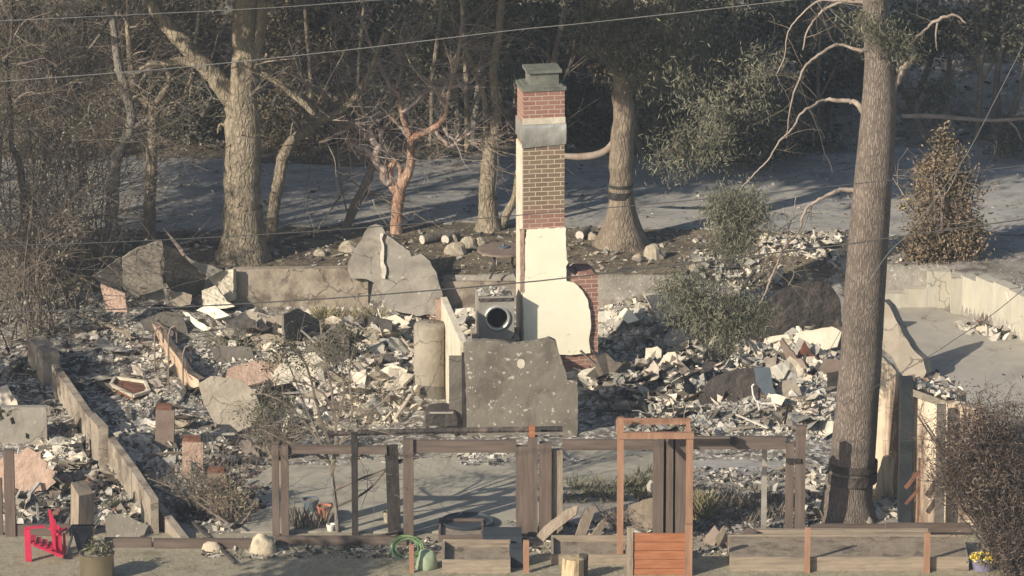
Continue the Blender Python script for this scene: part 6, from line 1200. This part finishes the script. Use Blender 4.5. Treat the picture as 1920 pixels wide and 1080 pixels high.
# ---- foliage mass of the hillside: each tree or tall shrub is a thing
FT = [  # x, y centre, Y, rx, ry, rz, clumps, leaves, material, leaf, label
 (60, 70, 8.6, 1.5, 1.0, 1.0, 190, 34, 'leaf_grey', .045, 'grey scorched foliage in the upper left corner'),
 (200, 60, 9.2, 1.3, 1.0, .9, 170, 32, 'leaf_dark', .045, 'dark foliage behind the top of the slender trunk'),
 (130, 230, 8.0, 1.3, .8, .9, 150, 28, 'leaf_grey', .040, 'dim grey shrub low behind the left saplings'),
 (330, 60, 9.5, 1.0, 1.0, 1.0, 140, 32, 'leaf_brown', .05, 'brown scorched foliage behind the oak limb reaching left'),
 (350, 200, 8.2, 1.0, .9, .8, 110, 28, 'leaf_dark', .045, 'dark shrub seen left of the thickest oak trunk'),
 (400, 300, 8.4, 1.0, .6, .35, 40, 22, 'leaf_dark', .04, 'low dark shrub on the road edge left of the thickest oak'),
 (560, 60, 9.0, 1.1, 1.0, 1.1, 190, 34, 'leaf_brown', .05, 'golden brown foliage just right of the thickest oak'),
 (550, 220, 8.0, .9, .8, .8, 120, 30, 'leaf_brown', .045, 'brown leafy shrub behind the leaning grey trunk'),
 (680, 50, 9.6, 1.3, 1.0, 1.0, 170, 32, 'leaf_dark', .045, 'dark foliage above the orange barked tree'),
 (690, 240, 8.2, 1.1, .8, .9, 120, 28, 'leaf_dark', .045, 'dark shrub right behind the orange barked tree'),
 (830, 340, 7.2, .8, .6, .7, 100, 32, 'leaf_dark', .045, 'dark leafy bush between the orange barked tree and the forked trunk'),
 (810, 60, 9.2, 1.2, 1.0, 1.0, 180, 34, 'leaf_green', .048, 'dusty green foliage high between the orange tree and the chimney'),
 (860, 200, 8.6, 1.0, .8, .8, 120, 28, 'leaf_dark', .045, 'dark foliage behind the tips of the orange barked tree'),
 (960, 60, 8.8, .9, .9, .9, 140, 32, 'leaf_green', .045, 'green brown foliage above and left of the chimney cap'),
 (900, 20, 8.2, .9, .7, .5, 100, 28, 'leaf_green', .045, 'light green foliage touching the top edge left of the chimney'),
 (1060, 30, 9.8, .9, .9, .6, 100, 28, 'leaf_dark', .045, 'dark foliage directly above the chimney cap'),
 (1100, 210, 8.4, .8, .8, .7, 100, 28, 'leaf_dark', .045, 'dark shrub seen right of the chimney top'),
 (1300, 60, 8.6, 1.2, 1.0, 1.0, 190, 34, 'leaf_green', .048, 'dusty green foliage at the top right of the burnt pine'),
 (1300, 210, 7.6, 1.1, .9, .9, 160, 34, 'leaf_grey', .045, 'grey brown drooping foliage right of the burnt pine trunk'),
 (1430, 60, 8.6, 1.0, .9, .9, 140, 32, 'leaf_dark', .045, 'dark foliage between the two pines at the top'),
 (1450, 230, 7.4, .9, .8, .8, 130, 32, 'leaf_grey', .045, 'grey brown foliage left of the big pine above the road'),
 (1330, 130, 6.8, 1.4, .9, 1.2, 300, 44, 'leaf_olive', .036, 'grey green conifer foliage between the burnt pine and the big pine, upper half'),
 (1400, 250, 6.4, 1.0, .8, .8, 190, 44, 'leaf_olive', .036, 'grey green drooping conifer foliage over the road left of the big pine'),
 (1220, 170, 7.0, .6, .7, .8, 90, 40, 'leaf_olive', .036, 'grey green conifer foliage touching the right side of the burnt pine'),
 (1550, 110, 9.0, .9, .8, .9, 110, 28, 'leaf_dark', .045, 'dark foliage just left of the big pine top'),
 (1540, 285, 7.6, .5, .5, .25, 30, 22, 'leaf_dark', .045, 'low dark shrub left of the big pine by the road'),
 (1740, 60, 9.5, 1.1, .9, .7, 130, 28, 'leaf_dark', .045, 'dark foliage right of the big pine near the top edge'),
 (1880, 40, 8.8, .9, .9, .8, 120, 30, 'leaf_olive', .045, 'olive foliage in the upper right corner'),
 (1750, 180, 8.2, .5, .5, .45, 44, 24, 'leaf_olive', .04, 'small olive shrub just right of the big pine trunk'),
 (1900, 260, 7.0, .4, .5, .5, 34, 20, 'leaf_dark', .04, 'dark shrub hanging at the right edge above the road'),
]
for i, (x, y, Y, rx, ry, rz, nc, per, mm, lf, lb) in enumerate(FT):
    c = W(x, y, Y); g = Vector((c.x, c.y, Hs(c.x, c.y))); r_ = random.Random(300 + i); t = thing('hillside_tree', lb, 'tree', g, group='scorched trees on the hillside')
    b = MB(); 
    for k in range(3):
        e = c + Vector((r_.gauss(0, rx * .4), r_.gauss(0, ry * .4), r_.uniform(0, .8) * rz)); s0 = g + Vector((r_.gauss(0, .2), r_.gauss(0, .2), -.1)); mm_ = s0.lerp(e, .5) + Vector((r_.gauss(0, .2), 0, .1))
        sp = smooth_path([(s0, .09), (mm_, .06), (e, .02)], 6); b.tube([p for p, _ in sp], [q for _, q in sp], 7, 0, False, .15, k)
        for j in range(5): p, q = sp[r_.randint(5, len(sp) - 1)]; twigs(b, p, (r_.gauss(0, 1), r_.gauss(0, .8), r_.gauss(.1, .6)), r_.uniform(.5, 1.1), .014, 2, r_, 3, kids=3)
    b.build('trunk', M['bark_grey'], t)
    q, _ = blob_leaves(c, (rx, ry, rz), nc, per, .17, lf, 1.9, .2, shell=.15); b = MB(); b.quads(q); b.build('crown', M[mm], t)
# a tall row behind, so that the hillside closes the view
ORD = ['leftmost', 'second', 'third', 'fourth', 'fifth', 'sixth', 'seventh', 'eighth', 'ninth', 'tenth', 'eleventh', 'twelfth', 'thirteenth', 'fourteenth', 'fifteenth', 'rightmost']
for i in range(16):
    x = -17 + i * 2.3 + rnd.uniform(-.5, .5); Y = rnd.uniform(12.5, 16); g = Vector((x, Y, Hs(x, Y))); t = thing('backdrop_tree', 'dark tree at the back of the hillside, %s of the row from the left' % ORD[i], 'tree', g, group='trees at the back of the hillside'); b = MB()
    b.tube([g, g + Vector((.1, 0, 1.2)), g + Vector((.0, .1, 3))], [.16, .12, .05], 7, 0, False, .1, i); b.build('trunk', M['bark_grey'], t)
    q, _ = blob_leaves((x, Y, g.z + 2.2), (1.6, 1.2, 1.9), 120, 22, .26, .07, 1.9, .2, shell=.1); b = MB(); b.quads(q); b.build('crown', M[rnd.choice(['leaf_dark', 'leaf_brown', 'leaf_dark'])], t)
for i, (x, yb, yt, w_, Y, dx, lb) in enumerate(((350, 300, -30, 9, 8.0, 25, 'slim pale trunk on the hillside left of the thickest oak'), (590, 330, -40, 10, 7.6, -20, 'slim pale trunk on the hillside above the leaning grey tree'), (665, 300, -40, 9, 8.4, 18, 'slim grey trunk on the hillside behind the orange barked tree'), (800, 320, -40, 10, 7.8, 30, 'slim trunk on the hillside between the orange barked tree and the forked trunk'),
      (880, 330, -40, 12, 7.4, -14, 'slim pale trunk rising left of the forked trunk'), (1020, 300, -30, 16, 8.3, 40, 'leaning grey trunk on the hillside behind the chimney cap'), (1240, 310, -40, 11, 7.5, 30, 'slim trunk on the hillside just right of the burnt pine'), (1400, 300, -40, 12, 7.8, -26, 'slim trunk on the hillside left of the big pine'), (1530, 300, -40, 9, 8.2, 10, 'slim trunk on the hillside touching the left side of the big pine'), (1830, 270, -40, 12, 8.6, 24, 'slim trunk on the hillside in the upper right'), (250, 300, -40, 8, 8.2, -12, 'slim grey trunk between the slender tree and the crooked tree'))):
    tree('slim_tree', lb, (x, yb), Y, [[(x, yb + 20, w_), (x + dx * .3, yb - 90, w_ * .9), (x + dx * .4, (yb + yt) / 2, w_ * .8), (x + dx * .9, yt + 60, w_ * .7), (x + dx, yt, w_ * .6)], [(x + dx * .35, yb - 110, w_ * .5), (x + dx * .4 + 30, yb - 170, w_ * .35), (x + 60, yb - 240, w_ * .2)], [(x + dx * .4, yb - 150, w_ * .45), (x - 30, yb - 200, w_ * .3), (x - 50, yb - 260, w_ * .2)]], 'bark_oak', twign=14, twigL=1.0, seed=400 + i, n=8, group='slim trunks on the hillside')
shrub('dead_bush', 'small sunlit peach brown bush at the far road edge left of the orange tree', 597, 312, 6.6, .28, .25, .22, 22, 22, 'leaf_rust', .04, 8, 'limb', .07, 1.8, seed=71)
shrub('dead_bush', 'sunlit golden dead bush just right of the chimney cap', 1105, 105, 8.9, .55, .4, .4, 44, 22, 'leaf_rust', .05, 12, 'limb', .1, 1.8, seed=72)
shrub('dead_bush', 'sunlit golden dead bush just left of the chimney cap', 1010, 125, 8.6, .35, .3, .3, 24, 20, 'leaf_rust', .045, 10, 'limb', .1, 1.8, seed=73)
# tall trees just outside the left edge, whose shade crosses the brush and the yard's edge
for x, y, z, rx, rz, nc, lb in ((-13.6, -10.6, 3.4, 1.3, .9, 90, 'tree standing outside the left edge beside the concrete block'), (-8.9, -21.6, 4.1, .8, .4, 44, 'small tree outside the lower left corner nearest the camera'), (-14.5, -6.5, 6.2, 2.0, 1.3, 150, 'tall tree outside the left edge beside the thicket'), (-13.5, -2.5, 7.0, 1.8, 1.2, 130, 'tall tree outside the left edge by the road'), (-13.0, 2.5, 8.4, 3.0, 1.0, 120, 'tall tree outside the left edge across the road'), (-18.5, 1.5, 9.5, 3.2, 1.0, 190, 'farthest tall tree outside the left edge')):
    t = thing('side_tree', lb, 'tree', (x, y, 0)); b = MB(); b.tube([(x, y, -.1), (x + .1, y, z * .5), (x, y, z + .3)], [.2, .15, .06], 8, 0, False, .1, x); b.build('trunk', M['bark_grey'], t)
    q, _ = blob_leaves((x, y, z), (rx, rx, rz), nc, 24, .3, .10, 1.9, .1, shell=.1); b = MB(); b.quads(q); b.build('crown', M['leaf_dark'], t)
# ================================================================== wires
def wire(pts, Y0, Y1, rad, mm, lb, sag=.0):
    P = []; n = len(pts)
    x0, x1 = pts[0][0], pts[-1][0]
    for x, y in pts: tt = (x - x0) / (x1 - x0 + 1e-9); P.append(W(x, y, Y0 + (Y1 - Y0) * tt))
    sp = smooth_path([(p, rad) for p in P], 10); b = MB(); b.tube([p for p, _ in sp], rad, 6); tag(b.build('power_line', M[mm], smooth=True), lb, 'power line', group='power lines crossing the view')
wire([(-400, 55), (0, 39), (240, 28), (500, 15), (640, 5), (900, -14), (1300, -50)], -22, -22, .0055, 'wirelight', 'highest power line crossing the upper left corner')
wire([(-400, 185), (0, 153), (320, 128), (640, 95), (960, 57), (1110, 42), (1450, 4), (1800, -40)], -22, -22, .007, 'wirelight', 'thick pale power line crossing above the chimney')
wire([(-400, 470), (0, 461), (300, 450), (640, 430), (980, 403), (1280, 377), (1600, 345), (2200, 280)], -20, -20, .007, 'wire', 'thin cable crossing the chimney shaft below its flashing')
wire([(-400, 592), (60, 584), (330, 576), (480, 568), (640, 558), (840, 542), (975, 530), (1062, 521), (1347, 487), (1587, 458), (1690, 443), (2200, 372)], -20, -20, .0105, 'wire', 'dark cable crossing the cream plaster of the chimney')
wire([(1480, 790), (1640, 512), (1700, 440), (1760, 365), (1815, 285), (1870, 180), (1925, 72), (1990, -60)], -21, -21, .005, 'wirelight', 'steep pale guy wire behind the big pine at the upper right')
wire([(1580, 760), (1730, 675), (1800, 630), (1860, 590), (1925, 538), (2100, 400)], -19, -19, .006, 'wire', 'dark cable slanting up over the driveway')

# ================================================================== haze between the far camera and the ruins
b = MB(); b.box((0, 78, 17.5), (640, 470, 39)); hz = b.build('haze', bpy.data.materials.new('pale_air')); hz['kind'] = 'stuff'; hz['label'] = 'thin pale haze between the viewer and the ruins'
m = hz.data.materials[0]; m.use_nodes = True; n = m.node_tree; n.nodes.clear(); o = n.nodes.new('ShaderNodeOutputMaterial'); v = n.nodes.new('ShaderNodeVolumePrincipled')
v.inputs['Density'].default_value = .00046; v.inputs['Color'].default_value = (.74, .86, 1.0, 1); v.inputs['Anisotropy'].default_value = .1; n.links.new(v.outputs[0], o.inputs['Volume'])
